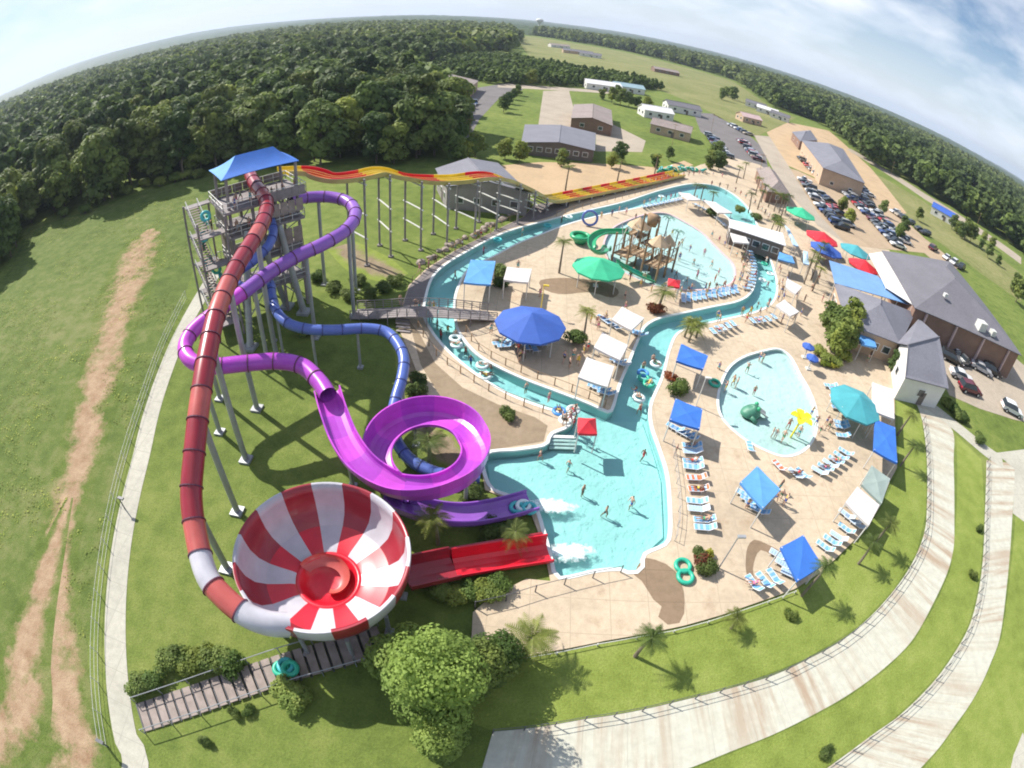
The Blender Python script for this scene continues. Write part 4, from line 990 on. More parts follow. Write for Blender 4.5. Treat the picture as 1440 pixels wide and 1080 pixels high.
# ---------------------------------------------------------------- people
plain('skin_light', (.56, .36, .26), .6, .08, 3); plain('skin_tan', (.42, .25, .165), .6, .08, 3); plain('skin_dark', (.16, .09, .06), .6, .08, 3)
plain('hair_dark', (.03, .02, .016), .7); plain('hair_fair', (.32, .2, .09), .7)
CLOTH = {'red': (.55, .03, .04), 'blue': (.05, .12, .42), 'black': (.025, .025, .03), 'white': (.72, .72, .7), 'pink': (.62, .16, .3), 'green': (.06, .28, .13), 'yellow': (.7, .52, .06), 'aqua': (.07, .4, .44)}
for k_, c_ in CLOTH.items(): plain('cloth_' + k_, c_, .8, .12, 4)
def make_body(pose):
    J = {'pel': (0, 0, .94), 'bel': (.01, 0, 1.1), 'che': (0, 0, 1.32), 'nck': (.0, 0, 1.5), 'hd0': (.015, 0, 1.585), 'hd1': (.02, 0, 1.69)}
    rad = {'pel': (.15, .12), 'bel': (.14, .105), 'che': (.165, .115), 'nck': (.055, .055), 'hd0': (.085, .1), 'hd1': (.082, .095)}
    seg = [('pel', 'bel'), ('bel', 'che'), ('che', 'nck'), ('nck', 'hd0'), ('hd0', 'hd1')]
    for s, t in ((1, 'l'), (-1, 'r')):
        if pose == 'stand': leg = [(.0, .1, .88), (.03, .115, .48), (0, .12, .08), (.13, .125, .04)]; arm = [(0, .2, 1.4), (-.02, .27, 1.12), (.08, .27, .9), (.12, .26, .8)]
        elif pose == 'walk': leg = [(.0, .1, .88), (.2 * s, .11, .5), (.22 * s - .12, .11, .1), (.22 * s + .02, .115, .05)]; arm = [(0, .2, 1.4), (-.12 * s, .26, 1.13), (.05 - .15 * s, .27, .92), (.1 - .15 * s, .26, .83)]
        elif pose == 'reach': leg = [(.0, .11, .88), (.05, .15, .48), (0, .17, .08), (.13, .175, .04)]; arm = [(0, .2, 1.4), (.18, .3, 1.25), (.4, .3, 1.35), (.5, .29, 1.4)]
        else: leg = [(.05, .1, .9), (.45, .13, 1.02), (.86, .14, .93), (.95, .15, 1.02)]; arm = [(0, .2, 1.4), (.02, .33, 1.15), (.2, .35, 1.02), (.3, .33, 1.0)]
        for nm, q, rr in (('hip', leg[0], .1), ('kne', leg[1], .07), ('ank', leg[2], .042), ('toe', leg[3], .035), ('sho', arm[0], .065), ('elb', arm[1], .045), ('wri', arm[2], .032), ('han', arm[3], .035)):
            J[nm + t] = (q[0], q[1] * s, q[2]); rad[nm + t] = (rr, rr)
        seg += [('pel', 'hip' + t), ('hip' + t, 'kne' + t), ('kne' + t, 'ank' + t), ('ank' + t, 'toe' + t), ('che', 'sho' + t), ('sho' + t, 'elb' + t), ('elb' + t, 'wri' + t), ('wri' + t, 'han' + t)]
    if pose == 'lie':   # lean back: rotate the trunk about the pelvis
        for k in ('bel', 'che', 'nck', 'hd0', 'hd1', 'shol', 'shor', 'elbl', 'elbr', 'wril', 'wrir', 'hanl', 'hanr'):
            v = Matrix.Rotation(R(-52), 3, 'Y') @ (Vector(J[k]) - Vector(J['pel'])) + Vector(J['pel']); J[k] = tuple(v)
        J = {k: (v[0], v[1], v[2] - .8) for k, v in J.items()}
    names = list(J); me = bpy.data.meshes.new('body_cage'); me.from_pydata([J[k] for k in names], [(names.index(a), names.index(b)) for a, b in seg], [])
    o = bpy.data.objects.new('body_cage', me); col.objects.link(o)
    sk = o.modifiers.new('s', 'SKIN'); o.modifiers.new('d', 'SUBSURF').levels = 1
    for i, k in enumerate(names): me.skin_vertices[0].data[i].radius = rad[k]; me.skin_vertices[0].data[i].use_root = (k == 'pel')
    dg = bpy.context.evaluated_depsgraph_get(); ev = o.evaluated_get(dg); out = bpy.data.meshes.new_from_object(ev)
    bpy.data.objects.remove(o); bpy.data.meshes.remove(me)
    P = {k: Vector(v) for k, v in J.items()}
    def near(c):
        best = None
        for a, b in seg:
            d = P[b] - P[a]; t = max(0, min(1, (c - P[a]).dot(d) / d.length_squared)); e = (P[a] + d * t - c).length
            if best is None or e < best[0]: best = (e, a, b, t)
        return best
    lab = []
    for f in out.polygons:
        e, a, b, t = near(f.center)
        if b.startswith('hip') or (a == 'pel' and b == 'bel' and t < .4) or (a.startswith('hip') and t < .45): lab.append(1)
        elif (a, b) in (('bel', 'che'),) or (a == 'che' and b == 'nck' and t < .3): lab.append(2)
        elif a == 'hd0' and (f.center.z > P['hd0'].z + .055 if pose != 'lie' else True) and f.normal.dot((P['hd1'] - P['hd0']).normalized()) > -.1: lab.append(3)
        else: lab.append(0)
    out.polygons.foreach_set('use_smooth', [True] * len(out.polygons))
    return out, lab
BODY = {p: make_body(p) for p in ('stand', 'walk', 'reach', 'lie')}
PMESH = {}
def person(p, pose, rz, shorts, top, skin, hair, label, group, z=.12, s=1.0):
    key = (pose, shorts, top, skin, hair)
    if key not in PMESH:
        me, lab = BODY[pose]; m2 = me.copy(); m2.materials.clear()
        for n_ in (skin, 'cloth_' + shorts, ('cloth_' + top) if top else skin, hair): m2.materials.append(MATS[n_])
        m2.polygons.foreach_set('material_index', lab); PMESH[key] = m2
    return link('person', PMESH[key], None, label, 'person', group, loc=(p[0], p[1], z), rz=rz, scale=s)
PROX = random.Random(11)
def crowd(spots, where, group, z=.12, poses=('stand', 'walk', 'reach'), rz=None, zj=0):
    for p in spots:
        c1 = PROX.choice(list(CLOTH)); c2 = PROX.choice([None, None, c1, PROX.choice(list(CLOTH))]); pose = PROX.choice(poses)
        act = {'stand': 'standing', 'walk': 'walking', 'reach': 'reaching', 'lie': 'reclining'}[pose]
        lab = 'person in %s %s %s %s' % (c1, 'swimsuit' if c2 == c1 else ('shorts' if c2 is None else 'shorts and %s top' % c2), act, where)
        person(p, pose, PROX.uniform(0, 6.3) if rz is None else rz, c1, c2, PROX.choice(('skin_light', 'skin_light', 'skin_tan', 'skin_dark')), PROX.choice(('hair_dark', 'hair_dark', 'hair_fair')), lab, group, z - (PROX.random() * zj), PROX.uniform(.82, 1.05))
crowd([(-3.12,54.7),(5.42,50.3),(6.04,49.48),(6.47,51.04),(7.02,50.19),(7.74,52.4),(8.27,53.08),(0.88,50.39),(0.26,51.38),(0.52,49.65),(3.85,43.27)], 'near the umbrella on the river island', 'people on the island')
crowd([(5.93,40.48),(6.34,39.92),(5.44,39.99),(6.74,38.98),(6.37,41.38)], 'by the red lifeguard canopy', 'people at the pool steps')
crowd([(11.38,30.95),(3.27,35.8),(7.12,31.97),(9.04,29.77),(5.88,34.81),(13.11,37.1)], 'in the main pool', 'people in the main pool', z=-.75)
crowd([(-5.57,50.99),(-4.77,49.21),(-2.44,47.8),(1.51,45.41),(-11.4,59.78),(-9.68,55.83),(-8.86,53.62),(-8.24,54.97),(-10.57,57.32),(-7.22,53.92),(14.83,51.68),(16.19,53.37),(13.24,46.58),(13.49,43.91),(-9.47,68.49),(-6.53,77.86),(-0.97,86.89),(5.71,95.14),(44.78,91.21),(41.09,80.27),(36.36,72.09),(28.02,66.58)], 'wading in the lazy river', 'people in the river', z=-.85)
crowd([(25.79,50.28),(26.17,49.94),(28.29,48.96),(24.53,52.85),(24.52,48.99),(28.46,41.75),(28.86,41.57),(35.42,46.1),(31.2,43.47),(29.68,41.21),(32.11,42.16),(31.45,56.51),(31.75,56.1),(28.6,53.34)], 'in the paddling pool', 'people in the paddling pool', z=-.3)
crowd([(26.42,95.29),(27.28,90.68),(28.53,88.99),(31.05,88.15),(31.16,83.32),(31.82,80.88),(27.33,78.07),(24.92,75.35),(23.45,76.8),(21.81,77.5),(20.27,78.76),(23.64,84.22),(27.82,82.94),(30.38,77.85),(17.82,73.85),(16.4,75.79),(23.76,95.93),(25.51,84.04)], 'in the play pool', 'people in the play pool', z=-.26)
crowd([(26.64,33.42),(25.85,32.1),(26.51,32.4),(26.69,31.6),(36.87,44.39),(36.67,43.37),(27.38,64.12),(31.88,67.24),(40.54,69.68),(46.57,75.97),(45.13,76.69),(35.1,43.93),(35.04,42.47),(16.26,37.47),(22.46,31.06),(52.48,62.32),(52.87,61.11),(51.64,59.94),(41.38,68.47),(49.92,73.55),(50.96,77.4),(50.24,80.9),(54.39,86.45),(43.57,70.56),(54.9,79.95),(53.55,74.66),(38.65,67.12)], 'on the deck around the paddling pool', 'people round the paddling pool')
crowd([(34.78,97.12),(35.73,95.14),(36.44,93.45),(36.86,91.39),(37.78,89.6),(38.09,87.34),(37.39,84.24),(35.65,80.41),(33.35,77.13),(29.36,73.96),(27.3,72.87),(24.76,71.88),(22.4,71.4),(20.73,71.34),(18.38,70.23),(16.92,71.33),(15.51,72.94),(13.99,73.88),(12.83,75.44)], 'round the edge of the play pool', 'people round the play pool')
crowd(arc([(25.3,124.53),(30.81,131.08),(38.15,139.26),(46.19,147.2),(51.88,148.29)], 14), 'at the end of the racing slide', 'people at the racer end')
crowd(arc([(45.33,136.24),(51.05,135.06),(53.97,128.5),(54.84,121.45),(55.32,113.56)], 14), 'on the walk beyond the upper river bend', 'people beyond the river')
crowd(arc([(23.02,109.45),(27.7,114),(33.54,119.97),(37.97,118.88),(40.95,112.58)], 14), 'behind the play pool', 'people behind the play pool')
crowd([(-14.56,68.62),(-13.5,69.95),(-9.88,78.19),(-8.29,81.36),(-7.51,82.42),(-6.09,84.28),(-10.67,76.15),(-12.85,71.48),(-14.47,57.48),(-15.04,59.13),(-12.39,58.36),(-10.55,58.17),(-12.9,58.62)], 'on the dark walk beside the upper river', 'people on the river walk')
crowd([(16.98,102.53),(13.09,97.84),(15.31,99.86),(18.32,101.89),(19.9,99.83)], 'beside the timber play tower', 'people at the play tower')
def jitter(P, d): return [(p[0] + PROX.uniform(-d, d), p[1] + PROX.uniform(-d, d)) for p in P]
crowd(jitter(arc([(41.05,94.75),(39.52,87.31),(36.98,80.36),(34.17,76.44),(29.1,72.97),(23.91,70.54)], 22), 1.2), 'beside the river bend loungers', 'people by the bend loungers')
crowd(jitter(arc([(47.11,90.33),(45.36,83.1),(43.05,77.94),(39.23,71.43),(32.44,66.02)], 14), 1.5), 'on the outer bank of the river bend', 'people outside the river bend')
crowd(jitter(arc([(65.36,109.61),(61.59,92.21),(56.54,78),(53.24,68.01)], 12), 3), 'in front of the snack bar', 'people by the snack bar')
crowd(jitter([(8.93,59.64),(9.59,58.61),(10.4,61.18),(10.78,57.57),(-1.26,72.11),(0.03,66.93),(2.52,64.51),(13.93,63.48),(14.77,66.56)], 1), 'between the island canopies', 'people between island canopies')
for a, b, z in ((-3, 1.5, 15.4), (-1.5, 2.4, 15.4), (0, 1.8, 15.4), (1.8, 2.6, 15.4), (3, 1.2, 15.4), (.8, 2.3, 12.2), (2.2, 2.6, 12.2), (3.4, 2.4, 12.2), (-2, 2.5, 12.2), (-3.6, 2.8, 15.4), (-2.2, .6, 15.4), (1.0, 3.0, 15.4), (2.5, 2.9, 15.4), (4.2, 2.2, 15.4), (-.6, 2.9, 12.2), (1.5, 1.4, 12.2), (-3.5, 2.2, 12.2)):
    crowd([TP(a, b, 0)], 'on the slide tower platform', 'people on the tower', z=z)
for k in range(7):
    aa = -6.1 if k % 2 == 0 else -7.7; crowd([TP(aa, 0, 0)], 'climbing the slide tower stairs', 'people on the stairs', z=k * 1.92 + .98)
for p in [(-3.41,48.27),(-2.91,46.46),(6.38,42.47),(13.52,45.55),(16.38,52.26),(-6.71,51.64),(14.98,48.25),(4.94,42.02)]:
    crowd([p], 'riding a swim tube', 'people riding tubes', z=.18, poses=('lie',))
for p in [(18.17,38.57),(17.86,36.39),(17.83,32.84),(17.78,29.25),(33.63,36.78),(35.6,37.98),(21.24,22.56),(29.38,35.59),(41.39,51.38),(40.13,47.53),(26.73,61.6),(34.3,65.94),(10.63,60.54),(-1.76,52.56)]:
    crowd([p], 'on a lounger', 'people on loungers', z=.5, poses=('lie',), rz=3.1)

# ---------------------------------------------------------------- footbridge, timber steps, fences
def railing(path, spacing, h, name, label, cat, mat='steel_dark', rails=2, post_r=.05, z=.0, group=None, lean=0):
    P = spline([V3(p) for p in path], spacing); m = sum(P, Vector()) / len(P)
    root = thing(name, label, cat, (P[0].x, P[0].y, z), group=group, absolute=True)
    pm = MB(); pm.bar((0, 0, -.1), (0, 0, h), post_r, 6); me = pm.mesh('post', mat)
    for p in P:
        o = link('post', me, root); o.location = (p.x - 0, p.y - 0, p.z + z)
    for k in range(rails):
        mb = MB(); zz_ = h * (1 - k * .45) - .05
        for a, b in zip(P, P[1:]): mb.bar(a + Vector((0, 0, z + zz_)), b + Vector((0, 0, z + zz_)), post_r * .55, 5)
        mb.build('rail', mat, root)
    return root
fb = thing('footbridge', 'grey timber footbridge crossing the lazy river', 'bridge', (*[(-11.48,58.35)][0], 0), absolute=True)
br = [Vector(p) for p in [(-20.15,55.79,0.35),(-16.68,55.6,0.9),(-13.75,55.68,1.35),(-10.55,55.83,1.6),(-7.61,56.22,1.5),(-5.34,57.32,0.9),(-3.34,58.55,0.2)]]
bpz = spline(br, 1.15); bf = frames(bpz)
for i in range(len(bf) - 1):
    p, t, s, u = bf[i]; q, t2, s_2, u2 = bf[i + 1]; mb = MB(); g = t * .03
    mb.plate([p + s * 1.2 + g, q + s_2 * 1.2 - g, q - s_2 * 1.2 - g, p - s * 1.2 + g], .12); mb.build('deck_panel', 'wood_grey', fb)
for sd in (-1.25, 1.25):
    for i in range(0, len(bf), 1):
        p, t, s, u = bf[i]; b = p + s * sd; mb = MB(); mb.bar((b.x, b.y, max(-.9, b.z - 2.3) if i % 4 == 0 else b.z - .2), b + Vector((0, 0, 1.15)), .065, 6); mb.build('rail_post', 'wood_grey', fb)
        if i < len(bf) - 1:
            q = bf[i + 1][0] + bf[i + 1][2] * sd; mb = MB()
            for h in (.3, .55, .8): mb.bar(b + Vector((0, 0, h)), q + Vector((0, 0, h)), .035, 4)
            mb.bar(b + Vector((0, 0, 1.12)), q + Vector((0, 0, 1.12)), .06, 4); mb.build('balustrade', 'wood_grey', fb)
for q in range(7):
    p = Vector([(-14.15,56.51,0)][0]).lerp(Vector([(-13.27,53.14,0)][0]), q / 6); mb = MB(); mb.box((p.x, p.y, 1.25 - q * .17), (1.7, .36, .08)); mb.build('stair_tread', 'wood_grey', fb)
st = thing('timber_steps', 'wide timber steps with dark gaps running beside the bowl slide', 'steps', (*[(-15.11,10.52)][0], 0), absolute=True)
sa = spline([V3(p) for p in [(-22.87,4.39),(-19.78,6.86),(-16.48,9.45),(-13.28,11.82),(-10.07,13.8),(-6.86,15.66)]], .82); sf = frames(sa)
for i in range(len(sf) - 1):
    p, t, s, u = sf[i]; q, t2, s2_, u2 = sf[i + 1]; z = .12 + .012 * i; g = t * .1; mb = MB()
    mb.plate([p + s * 1.15 + g + Vector((0, 0, z)), q + s2_ * 1.15 - g + Vector((0, 0, z)), q - s2_ * 1.15 - g + Vector((0, 0, z)), p - s * 1.15 + g + Vector((0, 0, z))], .1); mb.build('tread', 'wood_deck', st)
    mb = MB(); mb.bar(p + s * 1.2 + Vector((0, 0, .05)), p - s * 1.2 + Vector((0, 0, .05)), .07, 5); mb.build('riser', 'steel_dark', st)
for sd in (-1.3, 1.3):
    mb = MB()
    for i in range(len(sf) - 1): mb.bar(sf[i][0] + sf[i][2] * sd + Vector((0, 0, 1.0)), sf[i + 1][0] + sf[i + 1][2] * sd + Vector((0, 0, 1.0)), .04, 5)
    mb.build('handrail', 'steel', st)
    for i in range(0, len(sf), 3):
        b = sf[i][0] + sf[i][2] * sd; mb = MB(); mb.bar((b.x, b.y, -.1), (b.x, b.y, 1.02), .045, 5); mb.build('rail_post', 'steel', st)
railing([(-46.61,56.99),(-42.95,44.99),(-39.78,36.23),(-37.47,29.63),(-35.22,23.48),(-33.02,17.9),(-31.09,13.24),(-29.21,8.92),(-27.01,4.47),(-24.93,0.95)], 2.6, 1.3, 'wire_fence', 'thin wire fence along the left of the concrete path', 'fence', 'steel_pale', 3, .035)
railing([(1.18,9.87),(4.35,10.51),(6.66,11.1),(9.91,11.69),(14.06,12.59),(17.86,13.35),(21.63,14.13),(24.92,15.21),(28.1,16.28),(31.24,17.71),(34.01,19.22),(37.02,21.15),(39.67,23.04),(42.43,25.36),(44.97,28.02),(47,31.03),(52.37,40.09),(56,47.25)], 2.0, 1.05, 'embankment_railing', 'dark railing along the upper concrete embankment beside the mown lawn', 'railing', 'steel_dark', 2, .045)
railing([(22.33,4.45),(25.92,5.91),(30.13,7.52),(33.02,8.42),(36.36,9.79),(39.56,11.34),(42.84,13.28),(46.39,15.73),(49.76,19.08),(53.45,23.54),(58.68,30.54),(66.27,39.85)], 2.0, 1.05, 'embankment_railing', 'dark railing along the lower concrete embankment nearest the outer lawn', 'railing', 'steel_dark', 2, .045)
railing([(-11.73,54.34),(-8.75,49.31),(-5.31,46.28),(-1.75,43.68),(1.8,42.16),(5.23,41)], 2.0, 1.0, 'bank_fence', 'low post fence on the sandy bank of the lazy river', 'fence', 'timber', 1, .06, .12)
railing([(-6.03,54.45),(-4.21,51.1),(-1.8,49.22),(1.41,47.48),(4.86,46),(8.06,44.53),(9.65,43.43)], 2.0, 1.0, 'bank_fence', 'low post fence on the island bank of the lazy river', 'fence', 'timber', 1, .06, .12)
railing([(-0.9,19.38),(1.3,20.27),(3.23,21.23),(5.34,22.08),(7.64,22.92),(9.93,23.61)], 2.2, 1.0, 'deck_fence', 'dark post fence on the lower deck below the main pool', 'fence', 'steel_dark', 1, .05, .12)
railing([(16.14,38.63),(15.97,35.54),(15.8,32.42),(15.46,29.51),(14.81,27.01)], 1.7, .9, 'deck_fence', 'bent wire fence between main pool and lounger row', 'fence', 'steel', 2, .03, .12)
railing([(-14.85,65.34),(-10.88,77.43),(-6.07,86.48),(-1.38,95.05),(0.6,102.04)], 2.4, 1.0, 'walk_fence', 'post fence between grass and dark river walk', 'fence', 'timber', 1, .05, .0)
railing([(4.68,95.9),(11.44,103.96),(19.65,112.93),(29.98,126.54)], 2.6, 1.0, 'walk_fence', 'post fence along the upper river below the racing slide', 'fence', 'timber', 1, .05, .12)
railing([(-0.79,15.52),(2.04,15.41),(8.5,17.25),(14.58,18.57),(20.34,20.29),(25.33,21.8)], 3.0, .35, 'kerb_fence', 'pale low kerb rail between lower deck and mown lawn', 'kerb', 'steel_pale', 1, .06)

# ---------------------------------------------------------------- play pool tower
pt = thing('play_tower', 'rustic brown timber play tower with tipping bucket in the play pool', 'play tower', (*[(18.43,78.16)][0], 0), absolute=True)
O = Vector((*[(18.34,79.16)][0], 0)); 
def PP(a, b, z): return O + Vector((a * .8 + b * .6, b * .8 - a * .6, z))
for a in (-4, -1.3, 1.3, 4):
    for b in (-3, 0, 3):
        mb = MB(); top = 5.2 + (1.6 if (abs(a) < 2 and b == 0) else 0) + random.uniform(-.3, .6); mb.bar(PP(a, b, -.3), PP(a + random.uniform(-.1, .1), b, top), .17, 7); mb.build('post', 'timber', pt)
for (a0_, b0_, a1_, b1_, z) in ((-4, -3, -1.3, 3, 1.6), (-1.3, -3, 1.3, 0, 2.6), (1.3, -3, 4, 3, 2.0), (-1.3, 0, 1.3, 3, 3.6), (-4, 0, -1.3, 3, 4.2)):
    n_ = 6
    for k in range(n_):
        f0, f1 = k / n_, (k + .93) / n_; mb = MB(); x0, x1 = a0_ + (a1_ - a0_) * f0, a0_ + (a1_ - a0_) * f1
        mb.plate([PP(x0, b0_, z), PP(x1, b0_, z), PP(x1, b1_, z), PP(x0, b1_, z)], .1); mb.build('plank', 'timber_pale' if k % 2 else 'timber', pt)
    mb = MB()
    for q in range(8): mb.bar(PP(a0_, b0_ + (b1_ - b0_) * q / 7, z), PP(a0_, b0_ + (b1_ - b0_) * q / 7, z + 1), .05, 4); mb.bar(PP(a1_, b0_ + (b1_ - b0_) * q / 7, z), PP(a1_, b0_ + (b1_ - b0_) * q / 7, z + 1), .05, 4)
    mb.bar(PP(a0_, b0_, z + 1), PP(a0_, b1_, z + 1), .06, 4); mb.bar(PP(a1_, b0_, z + 1), PP(a1_, b1_, z + 1), .06, 4); mb.build('railing', 'timber', pt)
for a, b, z, s in ((-2.6, 1.5, 5.6, 2.0), (2.6, -1.5, 5.3, 1.7), (2.7, 1.8, 4.6, 1.4)):
    mb = MB(); n = 8
    for k in range(n):
        t0, t1 = 2 * math.pi * k / n, 2 * math.pi * (k + 1) / n; c = PP(a, b, z)
        mb.add([c + Vector((math.cos(t0) * s, math.sin(t0) * s, 0)), c + Vector((math.cos(t1) * s, math.sin(t1) * s, 0)), c + Vector((0, 0, 1.6))], [(0, 1, 2)])
    mb.build('thatch_roof', 'timber_pale', pt)
mb = MB(); c = PP(0, .2, 7.0); mb.bar(c, c + Vector((.2, 0, 1.7)), .75, 14, r2=1.05); mb.build('tipping_bucket', 'timber', pt, smooth=True)
mb = MB(); 
for sx in (-1.3, 1.3): mb.bar(PP(sx, 0, 5), PP(sx, 0, 8.6), .14, 6)
mb.bar(PP(-1.3, 0, 8.5), PP(1.3, 0, 8.5), .12, 6); mb.build('bucket_frame', 'timber', pt)
for k in range(24):
    a, b = random.uniform(-4, 4), random.uniform(-3, 3); mb = MB(); mb.bar(PP(a, b, 3), PP(a + random.uniform(-2, 2), b + random.uniform(-2, 2), random.uniform(4.5, 6.5)), .07, 5); mb.build('pipe', 'steel_pale' if k % 2 else 'timber_pale', pt)
flume(pt, [(15.57,81.2,4.4),(13.8,81.25,4.1),(11.57,81.1,3.7),(9.96,79.41,3.2),(9.69,77.44,2.7),(10.41,76.87,2.1),(11.69,78.36,1.6),(12.65,81.91,1),(13.15,82.56,0.4)], .55, lambda f: (.45, .6), ('gel_green',), 2.6, 'green_slide')
flume(pt, [(13.21,72.94,2.6),(15.11,73.22,1.7),(17.04,73.51,0.9),(19.28,74.1,0.1)], .75, lambda f: (.4, .4), ('gel_green', 'tube_green'), 2.6, 'green_slide')
mb = MB(); c = Vector([(8.53,84.85,0)][0]); mb.torus((c.x, c.y, 1.3), 1.5, .35, 20, 8); mb.bar((c.x, c.y, 0), (c.x, c.y, 1.2), .9, 12, r2=1.5); mb.build('splash_bowl', 'gel_green', pt, smooth=True)
mb = MB(); c = Vector([(10.55,93.27,0)][0]); mb.torus((c.x, c.y, 1.6), 1.3, .22, 20, 8, tilt=Matrix.Rotation(1.2, 3, 'X')); mb.build('spray_hoop', 'gel_blue', pt, smooth=True)
for k, (b, hgt) in enumerate(zip([(22.71,86.78),(23.82,83.16)], (6.2, 5.4))):
    r = thing('spray_palm', 'tall thin metal palm water sprayer standing in the play pool', 'water feature', (*b, -.3), group='spray palms')
    mb = MB(); mb.bar((0, 0, 0), (.25, .1, hgt), .12, 8, r2=.08); mb.build('trunk', 'steel_dark', r)
    for q in range(8):
        a = 2 * math.pi * q / 8; mb = MB(); pr = (.25, .1, hgt)
        for s in range(4):
            f = (s + 1) / 4; nx = (.25 + math.cos(a) * 1.1 * f, .1 + math.sin(a) * 1.1 * f, hgt + .5 * math.sin(2.6 * f) - .25 * f); mb.bar(pr, nx, .05, 4); pr = nx
        mb.build('frond', 'play_green', r)
# paddling pool toys
r = thing('frog_slide', 'dark green frog shaped slide in the paddling pool', 'water feature', (*[(26.68,45.04)][0], -.3))
mb = MB(); rows = []
for i in range(9):
    ph = math.pi * i / 16; rows.append([Vector((math.cos(a) * 1.25 * math.cos(ph), math.sin(a) * 1.0 * math.cos(ph), .25 + 1.25 * math.sin(ph) + (.18 * math.cos(a) if i > 2 else 0))) for a in [2 * math.pi * k / 18 for k in range(18)]])
mb.loft(rows); mb.build('body', 'play_green', r, smooth=True)
for s in (-.45, .45):
    mb = MB(); rows = [[Vector((.55 + math.cos(a) * .26 * math.cos(p), s + math.sin(a) * .26 * math.cos(p), 1.45 + .26 * math.sin(p))) for a in [2 * math.pi * k / 10 for k in range(10)]] for p in (-1.2, -.6, 0, .6, 1.2)]; mb.loft(rows, caps=True); mb.build('eye', 'gel_green', r, smooth=True)
for s in (-1, 1):
    mb = MB(); mb.bar((-.2, s * .8, .5), (.5, s * 1.35, .15), .3, 8, r2=.2); mb.build('leg', 'play_green', r, smooth=True)
flume(r, [(.6, 0, 1.1), (1.3, 0, .7), (2.1, 0, .25)], .4, lambda f: (.25, .25), ('steel_pale',), 3, 'tongue_slide')
r = thing('flower_sprayer', 'bright yellow flower water sprayer in the paddling pool', 'water feature', (*[(31.2,42.06)][0], -.3))
mb = MB(); mb.bar((0, 0, 0), (.25, 0, 2.6), .11, 8); mb.build('stalk', 'flower_yellow', r)
for k in range(5):
    a = 2 * math.pi * k / 5 + .3; mb = MB(); d = Vector((math.cos(a), math.sin(a), 0)); sd = Vector((-d.y, d.x, 0)); c = Vector((.25, 0, 2.6))
    rows = [[c + d * x + sd * (y * w_) + Vector((0, 0, zf + .1 * y * y)) for y in (-1, -.5, 0, .5, 1)] for x, w_, zf in ((.1, .12, 0), (.5, .42, .3), (.95, .5, .45), (1.3, .3, .35), (1.45, .05, .28))]
    mb.loft(rows, closed=False); mb.loft([[v - Vector((0, 0, .05)) for v in rr][::-1] for rr in rows], closed=False); mb.build('petal', 'flower_yellow', r, smooth=True)
# splash foam where the slides enter the pool
def foam(name, p, rx, ry, rz, label):
    mb = MB(); n = 26; m_ = 14; rows = []
    for i in range(m_ + 1):
        u = i / m_; row = []
        for k in range(n):
            a = 2 * math.pi * k / n; w_ = u * (1 + .35 * noise.noise(Vector((math.cos(a) * 1.7, math.sin(a) * 1.7, p[0])))); x, y = math.cos(a) * rx * w_, math.sin(a) * ry * w_
            row.append((x, y, (.16 * (1 - u) + .10 * noise.noise(Vector((x * 2.3, y * 2.3, 3))) * (1 - u * u)) - .05 * u))
        rows.append(row)
    mb.loft(rows, caps=False); o = mb.build(name, 'foam_lace', None, smooth=True, label=label, cat='foam', kind='stuff', loc=(p[0], p[1], -.02), rz=rz)
def lace(name):
    m, nt, bs = nodes(name); p = world_pos(nt); bs.inputs['Base Color'].default_value = (.85, .9, .9, 1); bs.inputs['Roughness'].default_value = .7
    tc_ = nt.nodes.new('ShaderNodeTexCoord'); ln = nt.nodes.new('ShaderNodeVectorMath'); ln.operation = 'LENGTH'
    sb = nt.nodes.new('ShaderNodeVectorMath'); sb.operation = 'SUBTRACT'; sb.inputs[1].default_value = (.5, .5, .5)
    mu = nt.nodes.new('ShaderNodeVectorMath'); mu.operation = 'MULTIPLY'; mu.inputs[1].default_value = (2, 2, 0)
    nt.links.new(tc_.outputs['Generated'], sb.inputs[0]); nt.links.new(sb.outputs[0], mu.inputs[0]); nt.links.new(mu.outputs[0], ln.inputs[0])
    su = nt.nodes.new('ShaderNodeMath'); su.operation = 'SUBTRACT'; nt.links.new(noise_of(nt, p, 1.3, 7, .75), su.inputs[0])
    sc_ = nt.nodes.new('ShaderNodeMath'); sc_.operation = 'MULTIPLY'; sc_.inputs[1].default_value = .42; nt.links.new(ln.outputs['Value'], sc_.inputs[0]); nt.links.new(sc_.outputs[0], su.inputs[1])
    nt.links.new(ramp(nt, su.outputs[0], [(.12, (0, 0, 0)), (.34, (.85, .85, .85))]), bs.inputs['Alpha']); MATS[name] = m
lace('foam_lace')
foam('splash_foam', [(4.17,29.93)][0], 2.4, 1.0, .1, 'white splash at the mouth of the purple slide')
foam('splash_foam', [(6.04,25.42)][0], 2.6, 1.0, .1, 'white splash at the mouth of the red trough')
# pool steps and lifeguard platform
r = thing('pool_steps', 'white tiled pool steps below the red lifeguard canopy', 'steps', (*[(5.23,38.75)][0], -.3), rz=.1)
for q in range(4):
    mb = MB(); mb.box((0, -.2 - q * .35, .28 - q * .14), (2.6, .35, .1)); mb.build('step', 'tile_white', r)
